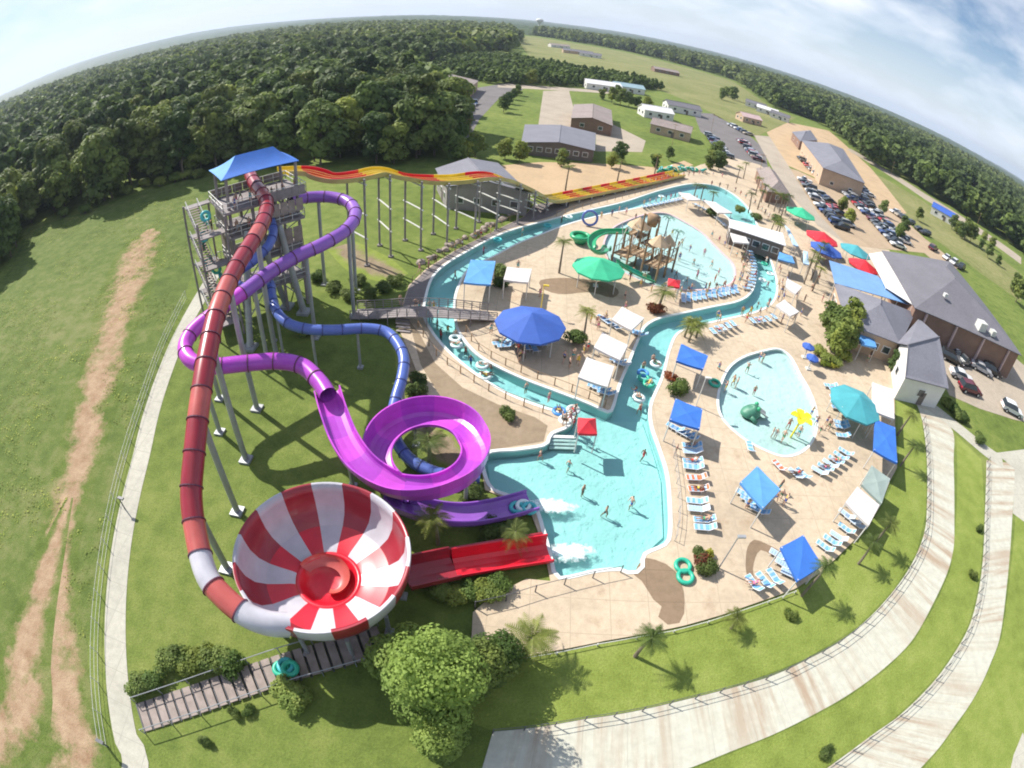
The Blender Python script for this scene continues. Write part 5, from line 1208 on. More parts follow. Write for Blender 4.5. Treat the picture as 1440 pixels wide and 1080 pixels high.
# lamp posts, masts and bins
def lamp(b, h, label, head=True, name='lamp_post', cat='lamp post', group=None, mat='steel_dark'):
    r = thing(name, label, cat, (*b, 0), group=group)
    mb = MB(); mb.bar((0, 0, -.1), (0, 0, h), .07, 6, r2=.05); mb.build('pole', mat, r)
    if head:
        mb = MB(); mb.box((.28, 0, h), (.7, .28, .14)); mb.bar((0, 0, h - .1), (.2, 0, h), .04, 5); mb.build('lamp_head', mat, r)
    else:
        mb = MB(); mb.box((0, 0, h - .5), (1.8, .1, .12)); mb.build('crossarm', mat, r)
    return r
lamp([(-33.15,21.74)][0], 1.6, 'short dark lamp post beside the concrete path')
lamp([(-24.81,1.01)][0], 1.6, 'short dark lamp post where the path meets the timber steps')
for i, (b, h) in enumerate(zip([(18.43,24.35),(19.98,45.26),(2.6,60.83)], (4.5, 4, 4))): lamp(b, h, ('slim mast beside the flower bed on the lower deck', 'slim mast between the two pools', 'slim yellow mast near the white canopy by the footbridge')[i], mat=('steel', 'steel_pale', 'gel_yellow')[i])

# ---------------------------------------------------------------- buildings
def building(q, label, roof='hip', eave=4.0, rise=2.0, wall='wall_tan', roofm='roof_grey', over=.5, name='building', cat='building', windows=3, wind_h=1.3, door=True, group=None, white_end=None, flip=False):
    """walls, window openings and roof planes over a four-cornered plan (eave corners in order)"""
    P = [Vector((p[0], p[1], 0)) for p in q]
    if area([(p.x, p.y) for p in P]) < 0: P = [P[0], P[3], P[2], P[1]]
    m = sum(P, Vector()) / 4; h = eave; P = [p - m for p in P]
    if ((P[1] - P[0]).length + (P[3] - P[2]).length < (P[2] - P[1]).length + (P[0] - P[3]).length) != flip: P = P[1:] + P[:1]
    root = thing(name, label, cat, (m.x, m.y, 0), group=group); W = [p * (1 - over / max(over * 2, p.length)) for p in P]; big = max((P[1] - P[0]).length, (P[2] - P[1]).length)
    for k in range(4):
        p0, p1 = W[k], W[(k + 1) % 4]; d = p1 - p0; L = d.length; d.normalize(); n = Vector((d.y, -d.x, 0)); c = (p0 + p1) / 2; ang = math.atan2(d.y, d.x)
        mb = MB(); mb.box((c.x - n.x * .12, c.y - n.y * .12, h / 2 - .02), (L - (.5 if k % 2 else .02), .24, h - .04), ang); w_ = mb.build('wall', 'wall_white' if white_end == k else wall, root)
        nw = int(windows * L / big + .5) if windows else 0
        for i in range(nw):
            p = c + d * (((i + .5) / nw - .5) * L * .9); zc = min(h * .55, 2.0)
            mb = MB(); mb.box((p.x + n.x * .03, p.y + n.y * .03, zc), (1.5, .08, wind_h), ang); f = mb.build('window', 'frame_white', w_)
            mb = MB(); mb.box((p.x + n.x * .05, p.y + n.y * .05, zc), (1.26, .08, wind_h - .24), ang); mb.build('pane', 'glass', w_)
        if door and k == 0: mb = MB(); p = c + d * L * .07; mb.box((p.x + n.x * .04, p.y + n.y * .04, 1.05), (1.1, .1, 2.1), ang); mb.build('door', 'wall_dark', root)
    def plane(pts, nm='roof_plane', mat=roofm):
        mb = MB(); Q = [Vector(p) for p in pts]
        if (Q[1] - Q[0]).cross(Q[2] - Q[0]).z < 0: Q.reverse()
        mb.plate(Q, .14); mb.build(nm, mat, root)
    H_ = Vector((0, 0, h)); g = Vector((0, 0, .004)); e0, e1 = (P[3] + P[0]) / 2, (P[1] + P[2]) / 2; ax = (e1 - e0); half = ((P[3] - P[0]).length + (P[2] - P[1]).length) / 4
    ins = min(.45, half / ax.length) if roof == 'hip' else 0
    r0, r1 = e0 + ax * ins + Vector((0, 0, h + rise)), e1 - ax * ins + Vector((0, 0, h + rise))
    if roof == 'flat': plane([P[0] + H_, P[1] + H_ + g, P[2] + H_ + Vector((0, 0, rise * .3)), P[3] + H_ + Vector((0, 0, rise * .3))]); return root
    plane([P[0] + H_, P[1] + H_, r1, r0]); plane([P[2] + H_, P[3] + H_, r0, r1])
    if roof == 'hip': plane([P[3] + H_ - g, P[0] + H_ - g, r0]); plane([P[1] + H_ - g, P[2] + H_ - g, r1])
    else:
        for a, b, r_, k in ((W[3], W[0], r0, 3), (W[1], W[2], r1, 1)):
            mb = MB(); mb.add([a + H_ * .97, b + H_ * .97, (a + b) / 2 + Vector((0, 0, h + rise - .22))], [(0, 1, 2)]); mb.build('gable_wall', 'wall_white' if white_end == k else wall, root)
    mb = MB(); mb.bar(r0 + g * 6, r1 + g * 6, .12, 5); mb.build('ridge_cap', roofm, root)
    return root
def at(c, L, Wd, a): 
    u = Vector((math.cos(a), math.sin(a))) * L / 2; v = Vector((-math.sin(a), math.cos(a))) * Wd / 2; c = Vector(c[:2]); return [c - u - v, c + u - v, c + u + v, c - u + v]
def roof_units(root, spots, z):
    for x, y, s in spots:
        mb = MB(); mb.box((x, y, z + s * .35), (s, s * .8, s * .7)); mb.build('roof_unit', 'steel_pale', root)
# the great hall behind the snack bar
q = [(66.45,70.74,6),(74.87,97.38,6),(105.74,106.52,6),(94.31,63.35,6)]
bh = building(q, 'large brown walled hall with a wide dark grey hipped roof beside the car park', 'hip', 6.0, 4.0, 'wall_brown', 'roof_grey', .7, 'main_hall', windows=0, door=False)
for p, s_ in zip([(83.41,68.44,7.2),(86.39,67.26,7),(76.54,74.64,8.5)], (1.7, 1.1, .7)): mb = MB(); mb.box(Vector(p) - bh.location, (s_ * 1.3, s_, s_)); mb.build('roof_unit', 'steel_pale', bh)
for k in range(4):
    p = Vector(q[0]).lerp(Vector(q[3]), .1 + k * .26) - bh.location; mb = MB(); mb.box((p.x * .985, p.y * .985, 2.9), (.4, .4, 5.7)); mb.build('pilaster', 'trim_pink', bh)
building([(52.34,77.85,4),(47.44,63.32,4),(56.99,60.35,4),(69.33,73.24,4)], 'grey hip roofed snack bar behind the deck', 'hip', 4.0, 2.4, 'wall_tan', 'roof_slate', .5, 'snack_bar', windows=6)
building([(56.52,60.6,4),(52.27,51.24,4),(61.22,50.28,4),(68.86,71.2,4)], 'grey gabled wing of the snack bar with a white end wall', 'gable', 4.05, 2.5, 'wall_white', 'roof_slate', .5, 'snack_bar_wing', windows=2, flip=True)
r = thing('blue_awning', 'long blue awning roof in front of the great hall', 'awning', (*[(69.39,90.72)][0], 0), absolute=True)
aw = [Vector(p) for p in [(55.29,86.47,4.6),(66.45,84.79,4.6),(68.4,74.88,4.6),(52.05,77.12,4.2)]]
for k in range(6):
    f0, f1 = k / 6, (k + .985) / 6; mb = MB(); P = [aw[0].lerp(aw[1], f0), aw[0].lerp(aw[1], f1), aw[3].lerp(aw[2], f1), aw[3].lerp(aw[2], f0)]
    mb.plate(P if (P[1] - P[0]).cross(P[2] - P[0]).z > 0 else P[::-1], .12); mb.build('awning_panel', 'roof_blue', r)
for k in range(7):
    p = aw[3].lerp(aw[2], k / 6); mb = MB(); mb.bar((p.x, p.y, 0), (p.x, p.y, p.z - .1), .09, 6); mb.build('post', 'steel_pale', r)
r = thing('white_lean_to', 'bright white lean-to roof along the edge of the great hall', 'roof', (*[(80.51,96.68)][0], 0), absolute=True)
P = [Vector(p) for p in [(70.39,95.47,5),(75.22,97.65,5.6),(67.69,73,5.6),(64.94,79.07,5)]]; mb = MB(); mb.plate(P if (P[1] - P[0]).cross(P[2] - P[0]).z > 0 else P[::-1], .15); mb.build('roof_sheet', 'roof_white', r)
for p in P: mb = MB(); mb.bar((p.x, p.y, 0), (p.x, p.y, p.z - .1), .1, 6); mb.build('post', 'steel_pale', r)
building([(38.21,99.45,4),(37.24,95.26,4),(48.04,91.57,4),(49.82,97.94,4)], 'long low pavilion with a plain white roof beside the upper river', 'flat', 3.6, 1.0, 'wall_dark', 'roof_white', .3, 'white_pavilion', windows=5)
building([(114.25,230.43,7),(96.89,173.72,7),(113.25,169.63,7),(147.74,249.47,7)], 'tan lodge with slate blue hipped roof at the far car park', 'hip', 6.5, 3.0, 'wall_tan', 'roof_slate', .6, 'lodge', windows=7)
building([(126.95,269.79,5),(119.33,241.97,5),(141.38,266.89,5),(156.47,307.37,5)], 'brown annex behind the tan lodge', 'hip', 4.5, 2.2, 'wall_brown', 'roof_slate', .5, 'lodge_annex', windows=3)
building([(64.96,156.74,4),(58.97,131.08,4),(67.25,134.39,4),(72.51,159.66,4)], 'brown hip roofed ticket house beside the drive', 'hip', 3.4, 2.0, 'wall_brown', 'roof_brown', .6, 'ticket_house', windows=3)
building([(-4.43,162.85,3.4),(-4.22,138.76,3.4),(14.44,139.17,3.4),(16.37,162.98,3.4)], 'long low shed with a dark slate roof on the green field', 'gable', 3.4, 1.1, 'wall_dark', 'roof_slate', .5, 'long_shed', windows=9)
building([(11.64,212.52,4),(9.55,181.05,4),(22.84,177.44,4),(25.85,211.66,4)], 'brown roofed barn in the pale yard', 'gable', 3.8, 1.4, 'wall_brown', 'roof_brown', .5, 'barn', windows=4)
building([(-52.97,249.69,5),(-43.25,190.14,5),(-29.24,177.89,5),(-29.26,253.4,5)], 'wide brown roofed building beside the woodland car park', 'gable', 4.5, 2.6, 'wall_tan', 'roof_brown', .6, 'school', windows=8)
building([(-19.47,105.23,4),(-15.49,94.05,4),(-0.33,94.29,4),(-7.8,112.86,4)], 'grey roofed pump house behind the racing slide', 'gable', 4.5, 1.6, 'wall_stone', 'roof_slate', .5, 'pump_house', windows=4)
FH = [([(47.71,236.79)], 14, 9, .2, 'wall_white', 'roof_white', 'small white roofed house beyond the long shed'), ([(47.07,199.74)], 15, 11, -.3, 'wall_tan', 'roof_brown', 'tan cottage with pale brown roof beyond the long shed'),
  ([(67.11,270.99)], 18, 10, .1, 'wall_white', 'roof_grey', 'white house with a dark grey roof by the far drive'), ([(30.8,308.67)], 20, 11, .15, 'wall_white', 'roof_white', 'white barn at the edge of the young pines'), ([(46.19,318.52)], 18, 10, .2, 'wall_white', 'roof_teal', 'pale house with bluish roof beside the white barn'),
  ([(113.76,551.24)], 26, 14, .1, 'wall_brown', 'roof_brown', 'dark brown house alone on the dry field'), ([(32.11,637.42)], 34, 14, .1, 'wall_tan', 'roof_grey', 'grey roofed house at the upper edge of the dry field'), ([(13.03,737.83)], 26, 14, .3, 'wall_white', 'roof_brown', 'small white house among trees above the dry field'),
  ([(44.78,615.02)], 24, 12, -.1, 'wall_white', 'roof_grey', 'white walled house beside the grey roofed one on the dry field'), ([(-134.97,1188.75)], 40, 16, 0, 'wall_white', 'roof_brown', 'white building at the top of the woods clearing'), ([(270.34,745.52)], 18, 10, .4, 'wall_white', 'roof_teal', 'pale house at the far end of the dry field'),
  ([(152.44,395.26)], 16, 8, -.4, 'wall_white', 'roof_grey', 'white unit with grey roof near the woods'), ([(153.92,374.94)], 16, 8, -.4, 'wall_white', 'roof_white', 'white unit with white roof near the woods'), ([(158.01,360.07)], 14, 7, -.5, 'wall_white', 'roof_grey', 'small white unit behind the lodge'),
  ([(111.23,294.63)], 13, 9, .2, 'wall_tan', 'trim_pink', 'pink roofed stall near the far car park'), ([(174.67,190.79)], 13, 8, -.75, 'wall_white', 'fab_deepblue', 'white kiosk with a blue roof by the highway')]
for c_, L_, W_, a_, wm, rm, l in FH: building(at(c_[0], L_, W_, a_), l, 'gable', 3.4, 1.8, wm, rm, .4, 'house', 'house', windows=3)
r = thing('water_tower', 'white mushroom shaped water tower standing above the far woods', 'water tower', (*[(-25.78,1302.92)][0], 0)); 
mb = MB(); mb.loft([[Vector((math.cos(a) * r_, math.sin(a) * r_, z)) for a in [2 * math.pi * k / 20 for k in range(20)]] for r_, z in ((3.4, 0), (2.0, 4), (1.7, 24), (2.6, 27), (7.5, 31), (8.6, 34), (7.0, 37), (3.0, 38.6), (.1, 39))]); mb.build('tank', 'wall_white', r, smooth=True)
for i, (b, h) in enumerate(zip([(-17.86,142.94),(65.26,154.11),(186.91,257.08),(218.78,250.75),(209.67,201.61),(43.51,179.84),(70.98,228.98)], (8, 9, 9, 9, 9, 8, 8))):
    lamp(b, h, ('timber power pole in front of the woods by the racing slide', 'power pole beside the ticket house', 'power pole beside the highway near the lodge', 'power pole beside the highway opposite the blue kiosk', 'power pole at the highway and woods edge', 'power pole next to the tan cottage', 'power pole at the far car park')[i], False, 'power_pole', 'power pole', mat='timber')
# rocks and crates along the grass edge and lot
for k in range(22):
    p = arc([(-13.8,69.9),(-10.79,76.92),(-6.18,85.18),(-1.93,93.41)], 22)[k]; s = random.uniform(.35, .8)
    mb = MB(); me = None; bm = bmesh.new(); bmesh.ops.create_icosphere(bm, subdivisions=2, radius=s)
    for v in bm.verts: v.co *= 1 + .35 * noise.noise(v.co * 2.1 + Vector((k, 0, 0))); v.co.z *= .7
    me = bpy.data.meshes.new('boulder'); bm.to_mesh(me); bm.free(); me.materials.append(MATS['rubble'])
    link('boulder', me, None, 'rough boulder lining the grass beside the dark river walk', 'boulder', 'boulders by the walk', loc=(p.x - 1.2 + random.uniform(-.5, .5), p.y + 1.0 + random.uniform(-.5, .5), .15), rz=k)

# ---------------------------------------------------------------- cars
CARC = {'white': (.72, .72, .72), 'silver': (.42, .43, .45), 'black': (.02, .02, .022), 'grey': (.12, .125, .13), 'red': (.42, .02, .03), 'burgundy': (.12, .012, .022), 'blue': (.03, .07, .22), 'tan': (.42, .36, .28)}
for k_, c_ in CARC.items(): plain('paint_' + k_, c_, .3, .06, 1, coat=.6, world=False)
def car_parts(kind):
    L, W = 5.0, 1.9
    low = [(-L / 2, .45), (-L / 2, .85), (-L / 2 + .1, .98), (-.95 * L / 2 + .55, 1.02), (L * .16, 1.0), (L * .44, .88), (L / 2, .7), (L / 2, .42)]
    if kind == 'sedan': cab = [(-L * .36, 1.0), (-L * .24, 1.42), (-L * .02, 1.5), (L * .08, 1.42), (L * .2, .99)]
    elif kind == 'suv': cab = [(-L * .49, 1.0), (-L * .44, 1.68), (-L * .05, 1.76), (L * .08, 1.66), (L * .2, 1.0)]
    else: cab = [(-L * .08, 1.0), (-L * .05, 1.68), (L * .04, 1.76), (L * .12, 1.66), (L * .22, 1.0)]
    body = MB(); n = len(low)
    rows = [[Vector((x, s * W / 2 * k, z)) for x, z in low] for s, k in ((-1, .94), (-1, 1), (1, 1), (1, .94))]
    for i, r in enumerate(rows):
        if i in (0, 3):
            for v in r: v.z = .45 + (v.z - .45) * 1.0; 
    body.loft([[v for v in r] for r in rows], caps=True)
    roof = MB(); c2 = [(x, z) for x, z in cab]; hw = W / 2 * .84
    top = [p for p in c2 if p[1] > 1.3]
    body.loft([[Vector((x * 1.0, s * hw * .9, z + .03)) for x, z in top] for s in (-1, 1)], closed=False)
    glass = MB(); glass.loft([[Vector((x, s * (hw if z > 1.2 else W / 2 * .95) * (.92 if z > 1.2 else 1), z)) for x, z in c2] for s in (-1, 1)], caps=True)
    if kind == 'pickup': body.box((-L * .28, 0, 1.05), (L * .38, W * .94, .14))
    wheel = MB(); wheel.bar((0, -.12, 0), (0, .12, 0), .36, 12); hub = MB(); hub.bar((0, -.13, 0), (0, .13, 0), .2, 8)
    return body, glass, wheel, hub, L, W
CMESH = {}
def car_meshes(kind, paint):
    if (kind, paint) not in CMESH:
        b, g, w_, h_, L, W = car_parts(kind)
        far = MB(); far.v, far.f, far.m = list(b.v), list(b.f), [0] * len(b.f); far.add(g.v, g.f, 1)
        for x in (-L * .3, L * .31):
            for y in (-W / 2 + .1, W / 2 - .1): far.bar((x, y - .12, .36), (x, y + .12, .36), .36, 10, 2)
        CMESH[kind, paint] = (b.mesh('body', 'paint_' + paint), g.mesh('windows', 'glass'), w_.mesh('tyre', 'tyre'), h_.mesh('rim', 'steel_pale'), far.mesh('parked_car', ['paint_' + paint, 'glass', 'tyre']), L, W)
    return CMESH[kind, paint]
def near_car(p, a, kind, paint, label):
    b, g, w_, h_, far, L, W = car_meshes(kind, paint); r = thing('parked_car', label, 'car', (*p, .03), rz=a); r.scale = (1.1,) * 3
    bo = link('body', b, r); link('windows', g, r)
    for x in (-L * .3, L * .31):
        for y in (-W / 2 + .1, W / 2 - .1):
            t = link('wheel', w_, r, loc=(x, y, .36)); link('rim', h_, t)
    for y in (-.62, .62):
        mb = MB(); mb.box((L / 2 - .04, y, .68), (.12, .36, .16)); mb.build('headlight', 'gel_white', r)
        mb = MB(); mb.box((-L / 2 + .02, y, .8), (.1, .3, .16)); mb.build('tail_light', 'gel_red', r)
PC = random.Random(5); COLS = ['white', 'white', 'silver', 'black', 'black', 'grey', 'grey', 'burgundy', 'blue', 'silver', 'grey', 'black', 'white', 'white', 'red', 'blue', 'black', 'tan']
def far_car(p, a, where, group):
    k, c_ = PC.choice(('sedan', 'sedan', 'suv', 'suv', 'pickup')), PC.choice(COLS)
    m_ = car_meshes(k, c_)[4]; s = PC.uniform(1.0, 1.14)
    link('parked_car', m_, None, '%s %s parked %s' % (c_, {'sedan': 'car', 'suv': 'tall car', 'pickup': 'pickup truck'}[k], where), 'car', group, loc=(p[0], p[1], .035), rz=a, scale=s)
def car_row(p0, p1, where, group, turn=math.pi / 2, gap=2.75, miss=.1):
    a, b = Vector(p0[0]), Vector(p1[0]); a = V3(a); b = V3(b); d = b - a; n = max(1, int(d.length / gap)); an = math.atan2(d.y, d.x) + turn
    for i in range(n + 1):
        if PC.random() < miss: continue
        p = a + d * (i / max(1, n)); far_car(p, an + PC.choice((0, math.pi)) + PC.uniform(-.05, .05), where, group)
car_row([(89.74,171.2)], [(83.94,148.49)], 'beside the drive by the ticket house', 'cars by the drive')
car_row([(90.02,156.4)], [(85.46,130.07)], 'in the first double row of the main car park', 'cars in the first row')
car_row([(82.59,145.19)], [(80.38,125.28)], 'in the row next to the umbrellas', 'cars by the umbrellas')
car_row([(108.25,172.67)], [(100.42,123.92)], 'in the long row of the main car park', 'cars in the long row')
car_row([(115.57,177.94)], [(108.02,130.69)], 'in the second long row of the main car park', 'cars in the second long row')
car_row([(127.81,195.18)], [(124.69,181.44)], 'beside the lodge end wall', 'cars by the lodge')
car_row([(128.05,166.46)], [(131.51,149.95)], 'along the outer edge of the main car park', 'cars on the outer edge')
car_row([(122.05,136.62)], [(128.76,124.09)], 'behind the great hall roof', 'cars behind the hall')
car_row([(66.49,215.04)], [(62.72,178.79)], 'in the far car park by the green verge', 'cars in the far car park')
car_row([(82.48,220.06)], [(77.66,187.31)], 'in the far car park near the ticket house', 'cars in the far car park')
car_row([(90.99,260.83)], [(93.79,244.91)], 'at the top of the far car park', 'cars in the far car park')
car_row([(109.27,215.62)], [(104,188.76)], 'in front of the tan lodge', 'cars by the lodge front')
car_row([(-25.99,179.46)], [(-26.85,212.71)], 'in the woodland car park', 'cars in the woodland car park')
car_row([(78.7,71.12)], [(79.64,65.54)], 'in the service yard against the hall', 'cars in the service yard')
near_car([(74.71,56.78)][0], -.15, 'suv', 'burgundy', 'burgundy tall car parked alone in the service yard')
near_car([(84.88,52.78)][0], -.4, 'suv', 'white', 'white tall car at the outer corner of the service yard')
near_car([(74.98,60.28)][0], -.4, 'sedan', 'white', 'white car parked behind the burgundy one')
near_car([(84.82,64.46)][0], -.5, 'sedan', 'silver', 'silver car parked beside the brown hall wall')
near_car([(88.61,64.78)][0], -.5, 'suv', 'black', 'black tall car parked beside the brown hall wall')
near_car([(76.21,65.65)][0], -.5, 'suv', 'black', 'black tall car squeezed next to the snack bar wing')

# ---------------------------------------------------------------- vegetation
def leaf_cloud(lobes, n, size, seed, flat=.75, up=.35):
    """n leaf-sized quads spread through the shells of the given lobes (x, y, z, r)"""
    g = np.random.default_rng(seed); L = np.array(lobes, float); wts = L[:, 3] ** 2; wts /= wts.sum()
    k = g.choice(len(L), n, p=wts); d = g.normal(size=(n, 3)); d /= np.linalg.norm(d, axis=1)[:, None]; d[:, 2] = np.abs(d[:, 2]) * np.where(g.random(n) < .72, 1, -1)
    r = L[k, 3] * (1 - .45 * g.random(n) ** 2.2); c = L[k, :3] + d * r[:, None] * np.array([1, 1, flat])
    nr = d + g.normal(size=(n, 3)) * .38 + np.array([0, 0, up]); nr /= np.linalg.norm(nr, axis=1)[:, None]
    t = np.cross(nr, g.normal(size=(n, 3))); t /= np.linalg.norm(t, axis=1)[:, None]; b = np.cross(nr, t)
    s = size * (.6 + .8 * g.random(n))[:, None]
    V = np.stack([c - t * s - b * s * .6, c + t * s * .9 - b * s * .75, c + t * s + b * s * .6, c - t * s * .8 + b * s * .8], 1) + (g.random((n, 4, 1)) - .5) * nr[:, None, :] * s[:, None, :] * .5
    return V.reshape(-1, 3)
def quad_mesh(name, V, mat):
    n = len(V) // 4; me = bpy.data.meshes.new(name); me.vertices.add(len(V)); me.vertices.foreach_set('co', V.astype(np.float32).ravel())
    me.loops.add(len(V)); me.loops.foreach_set('vertex_index', np.arange(len(V), dtype=np.int32)); me.polygons.add(n)
    me.polygons.foreach_set('loop_start', np.arange(0, len(V), 4, dtype=np.int32)); me.materials.append(MATS[mat]); me.update(); me.validate(); return me
def tree_lobes(h, r, seed, n=11, base=.35, shape='round'):
    g = random.Random(seed); out = []
    for k in range(n):
        f = (k + .5) / n; z = h * (base + (1 - base) * f * .88)
        if shape == 'round': w = r * math.sin(math.pi * (.2 + .68 * f)) * .75
        elif shape == 'cone': w = r * (1.05 - f) * .8
        else: w = r * (.55 + .2 * math.sin(9 * f))
        a = k * 2.4 + g.uniform(-.4, .4); d = w * g.uniform(.35, 1.0)
        out.append((math.cos(a) * d, math.sin(a) * d, z, r * g.uniform(.34, .55) * (1 if shape != 'cone' else 1.1 - .7 * f)))
    return out
def trunk_mesh(h, r, lobes, mat, seed):
    mb = MB(); g = random.Random(seed); p = Vector((0, 0, -.2)); 
    for k in range(4):
        q = Vector((g.uniform(-.15, .15) * k, g.uniform(-.15, .15) * k, h * .62 * (k + 1) / 4)); mb.bar(p, q, r * (1 - .19 * k), 8, r2=r * (1 - .19 * (k + 1))); p = q
    for l in lobes[::2]: mb.bar((0, 0, l[2] * .55), (l[0] * .85, l[1] * .85, l[2]), r * .32, 5, r2=r * .1)
    return mb.mesh('trunk', mat)
TREES = []
def tree_proto(h, r, n, size, mat, seed, shape='round', base=.35, nl=11, bark='bark'):
    lb = tree_lobes(h, r, seed, nl, base, shape); return (quad_mesh('crown', leaf_cloud(lb, n, size, seed), mat), trunk_mesh(h, max(.12, h * .018), lb, bark, seed), h)
def tree(proto, p, label, group=None, s=1.0, rz=0, name='forest_tree', cat='tree', z=0):
    r = thing(name, label, cat, (p[0], p[1], z), rz=rz, group=group); r.scale = (s * random.uniform(.92, 1.08), s * random.uniform(.92, 1.08), s)
    link('trunk', proto[1], r); link('crown', proto[0], r); return r
FT = [('tall dark green tree', tree_proto(17, 5.2, 3400, .40, 'leaf_dark', 1, 'round', .22, 16)), ('rounded mid green tree', tree_proto(14, 5.4, 3400, .40, 'leaf_mid', 2, 'round', .2, 15)),
      ('bright leafy green tree', tree_proto(12.5, 4.8, 3000, .38, 'leaf_light', 3, 'round', .18, 14)), ('narrow dark pine tree', tree_proto(19, 3.8, 2800, .38, 'leaf_dark', 4, 'col', .3, 14)), ('broad dark green tree', tree_proto(15, 6.4, 3800, .42, 'leaf_mid', 5, 'round', .18, 17))]

left_edge = [(-150, 30), (-106, 66)] + [(-121.03,86.37),(-110.22,93.11),(-99.44,94.58),(-92.87,103.85),(-87.42,109.38),(-77.77,115.38),(-68.83,116.55),(-58.62,118.04),(-46.26,119.62),(-31.03,120.9),(-19.39,130.41),(-17.7,136.67),(-23.48,155.57),(-28.83,182.5),(-39.67,208.38),(-50.48,216.95)]
left_wood = left_edge + [(-57.75,240.75),(-73.2,333.63)] + [(-66.02,414.39),(-34.04,514.68),(-39.01,765.89),(-76.9,1235.21)] + [(-120, 1500), (-2600, 1500), (-2600, -300), (-260, -200)]
right_edge = [(190.7,455.25),(215.75,442.14),(225.55,418.77),(201.13,334.98),(178.09,274.62),(200.41,278.72),(207.72,248.87),(216.31,226.8),(233.3,210.85),(244.84,194.66)]
right_wood = [(190.7,455.25),(248.04,748.5),(194.7,825.85),(127,958.94),(34.69,1041.65),(-32.26,1153.27)] + [(-20, 1500), (2600, 1500), (2600, 60), (330, 150)] + right_edge[::-1][:-1]
pines = [(-64.84,310.74),(-72.01,385.55),(-38.47,452.24),(15.64,398.07),(64.91,393.37),(75.1,361.63),(42.73,323.67),(5.25,292.82),(-26.16,279.34)]
def poly_mask(P, poly):
    x, y = P[:, 0], P[:, 1]; c = np.zeros(len(P), bool); n = len(poly); j = n - 1
    for i in range(n):
        xi, yi = poly[i][:2]; xj, yj = poly[j][:2]
        if yi != yj: c ^= ((yi > y) != (yj > y)) & (x < (xj - xi) * (y - yi) / (yj - yi) + xi)
        j = i
    return c
def scatter(poly, spacing, box, rmin=0, rmax=1e9):
    x0, y0, x1, y1 = box; gx, gy = np.meshgrid(np.arange(x0, x1, spacing), np.arange(y0, y1, spacing)); P = np.stack([gx.ravel(), gy.ravel()], 1)
    P = P + (rng.random(P.shape) - .5) * spacing * .9; d = np.hypot(P[:, 0], P[:, 1]); P = P[(d > rmin) & (d < rmax)]
    az = np.degrees(np.arctan2(P[:, 0], P[:, 1])); P = P[np.abs(az) < 78]
    return P[poly_mask(P, poly)]
cand = np.concatenate([scatter(left_wood, 6.4, (-420, -20, 40, 420)), scatter(right_wood, 7.5, (60, 90, 620, 620))])
# the 300 that show largest: nearest, with the wood's edge in front
order = np.argsort(np.hypot(cand[:, 0], cand[:, 1])); near, rest = cand[order[:285]], cand[order[285:]]
def zone(p, i):
    if p[0] > 45: return ' in the wood along the highway'
    deep = ' deep in the wood' if i > 170 else ' at the edge of the wood'
    return deep + (' beside the meadow' if p[0] < -75 else ' behind the slide tower' if p[0] < -45 else ' behind the racing slide')
for i, p in enumerate(near):
    k = int(rng.choice(5, p=[.24, .24, .2, .12, .2])); side = p[0] < 45
    tree(FT[k][1], p, FT[k][0] + zone(p, i), 'trees of the near wood' if side else 'trees along the highway', float(rng.uniform(.62, 1.22)) * (1.0 if side else .85), float(rng.uniform(0, 6.3)))
def forest_stuff(name, P, protos, label, smin, smax, z=0.0):
    """many low-detail trees as one mass"""
    out = {}
    for i, p in enumerate(P):
        k = int(rng.integers(len(protos))); V, m_ = protos[k]; s = rng.uniform(smin, smax); a = rng.uniform(0, 6.28); ca, sa = math.cos(a), math.sin(a)
        W = V * s; X = W[:, 0] * ca - W[:, 1] * sa + p[0]; Y = W[:, 0] * sa + W[:, 1] * ca + p[1]; out.setdefault(m_, []).append(np.stack([X, Y, W[:, 2] + z], 1))
    allv = []; mi = []; mats = list(out)
    for q, m_ in enumerate(mats):
        c = np.concatenate(out[m_]); allv.append(c); mi += [q] * (len(c) // 4)
    me = quad_mesh(name, np.concatenate(allv), mats[0])
    for m_ in mats[1:]: me.materials.append(MATS[m_])
    me.polygons.foreach_set('material_index', np.array(mi, np.int32))
    return link(name, me, None, label, 'forest', kind='stuff')
def low(h, r, n, size, mat, seed, shape='round', nl=9, base=.25): return (leaf_cloud(tree_lobes(h, r, seed, nl, base, shape), n, size, seed), mat)
mid = [low(16, 5.4, 230, 1.05, 'leaf_dark', 21), low(14, 5.4, 230, 1.05, 'leaf_mid', 22), low(13, 5.0, 210, 1.05, 'leaf_light', 23), low(19, 4.2, 210, 1.0, 'leaf_dark', 24, 'col')]
forest_stuff('mid_forest', rest, mid, 'dense mixed woodland behind the nearest trees', .6, 1.3)
pin = [low(7, 2.6, 110, .7, 'leaf_mid', 31, 'cone'), low(6.2, 2.4, 110, .7, 'leaf_light', 32, 'cone')]
forest_stuff('young_pine_stand', scatter(pines, 4.2, (-80, 150, 120, 480)), pin, 'even stand of young green pines behind the long shed', .85, 1.15)
far = [low(15, 7.5, 46, 2.6, 'leaf_dark', 41, nl=6), low(14, 7.5, 46, 2.6, 'leaf_mid', 42, nl=6), low(17, 6.5, 46, 2.5, 'leaf_dark', 43, nl=6)]
FP = np.concatenate([scatter(left_wood, 12.5, (-1500, -200, 60, 1400), 0, 1500), scatter(right_wood, 12.5, (-40, 90, 1500, 1400), 0, 1500)])
FP = FP[~(((FP[:, 0] > -420) & (FP[:, 0] < 40) & (FP[:, 1] < 420)) | ((FP[:, 0] > 60) & (FP[:, 0] < 620) & (FP[:, 1] < 620)))]
forest_stuff('far_forest', FP, far, 'far dark woodland stretching to the horizon', .7, 1.35)
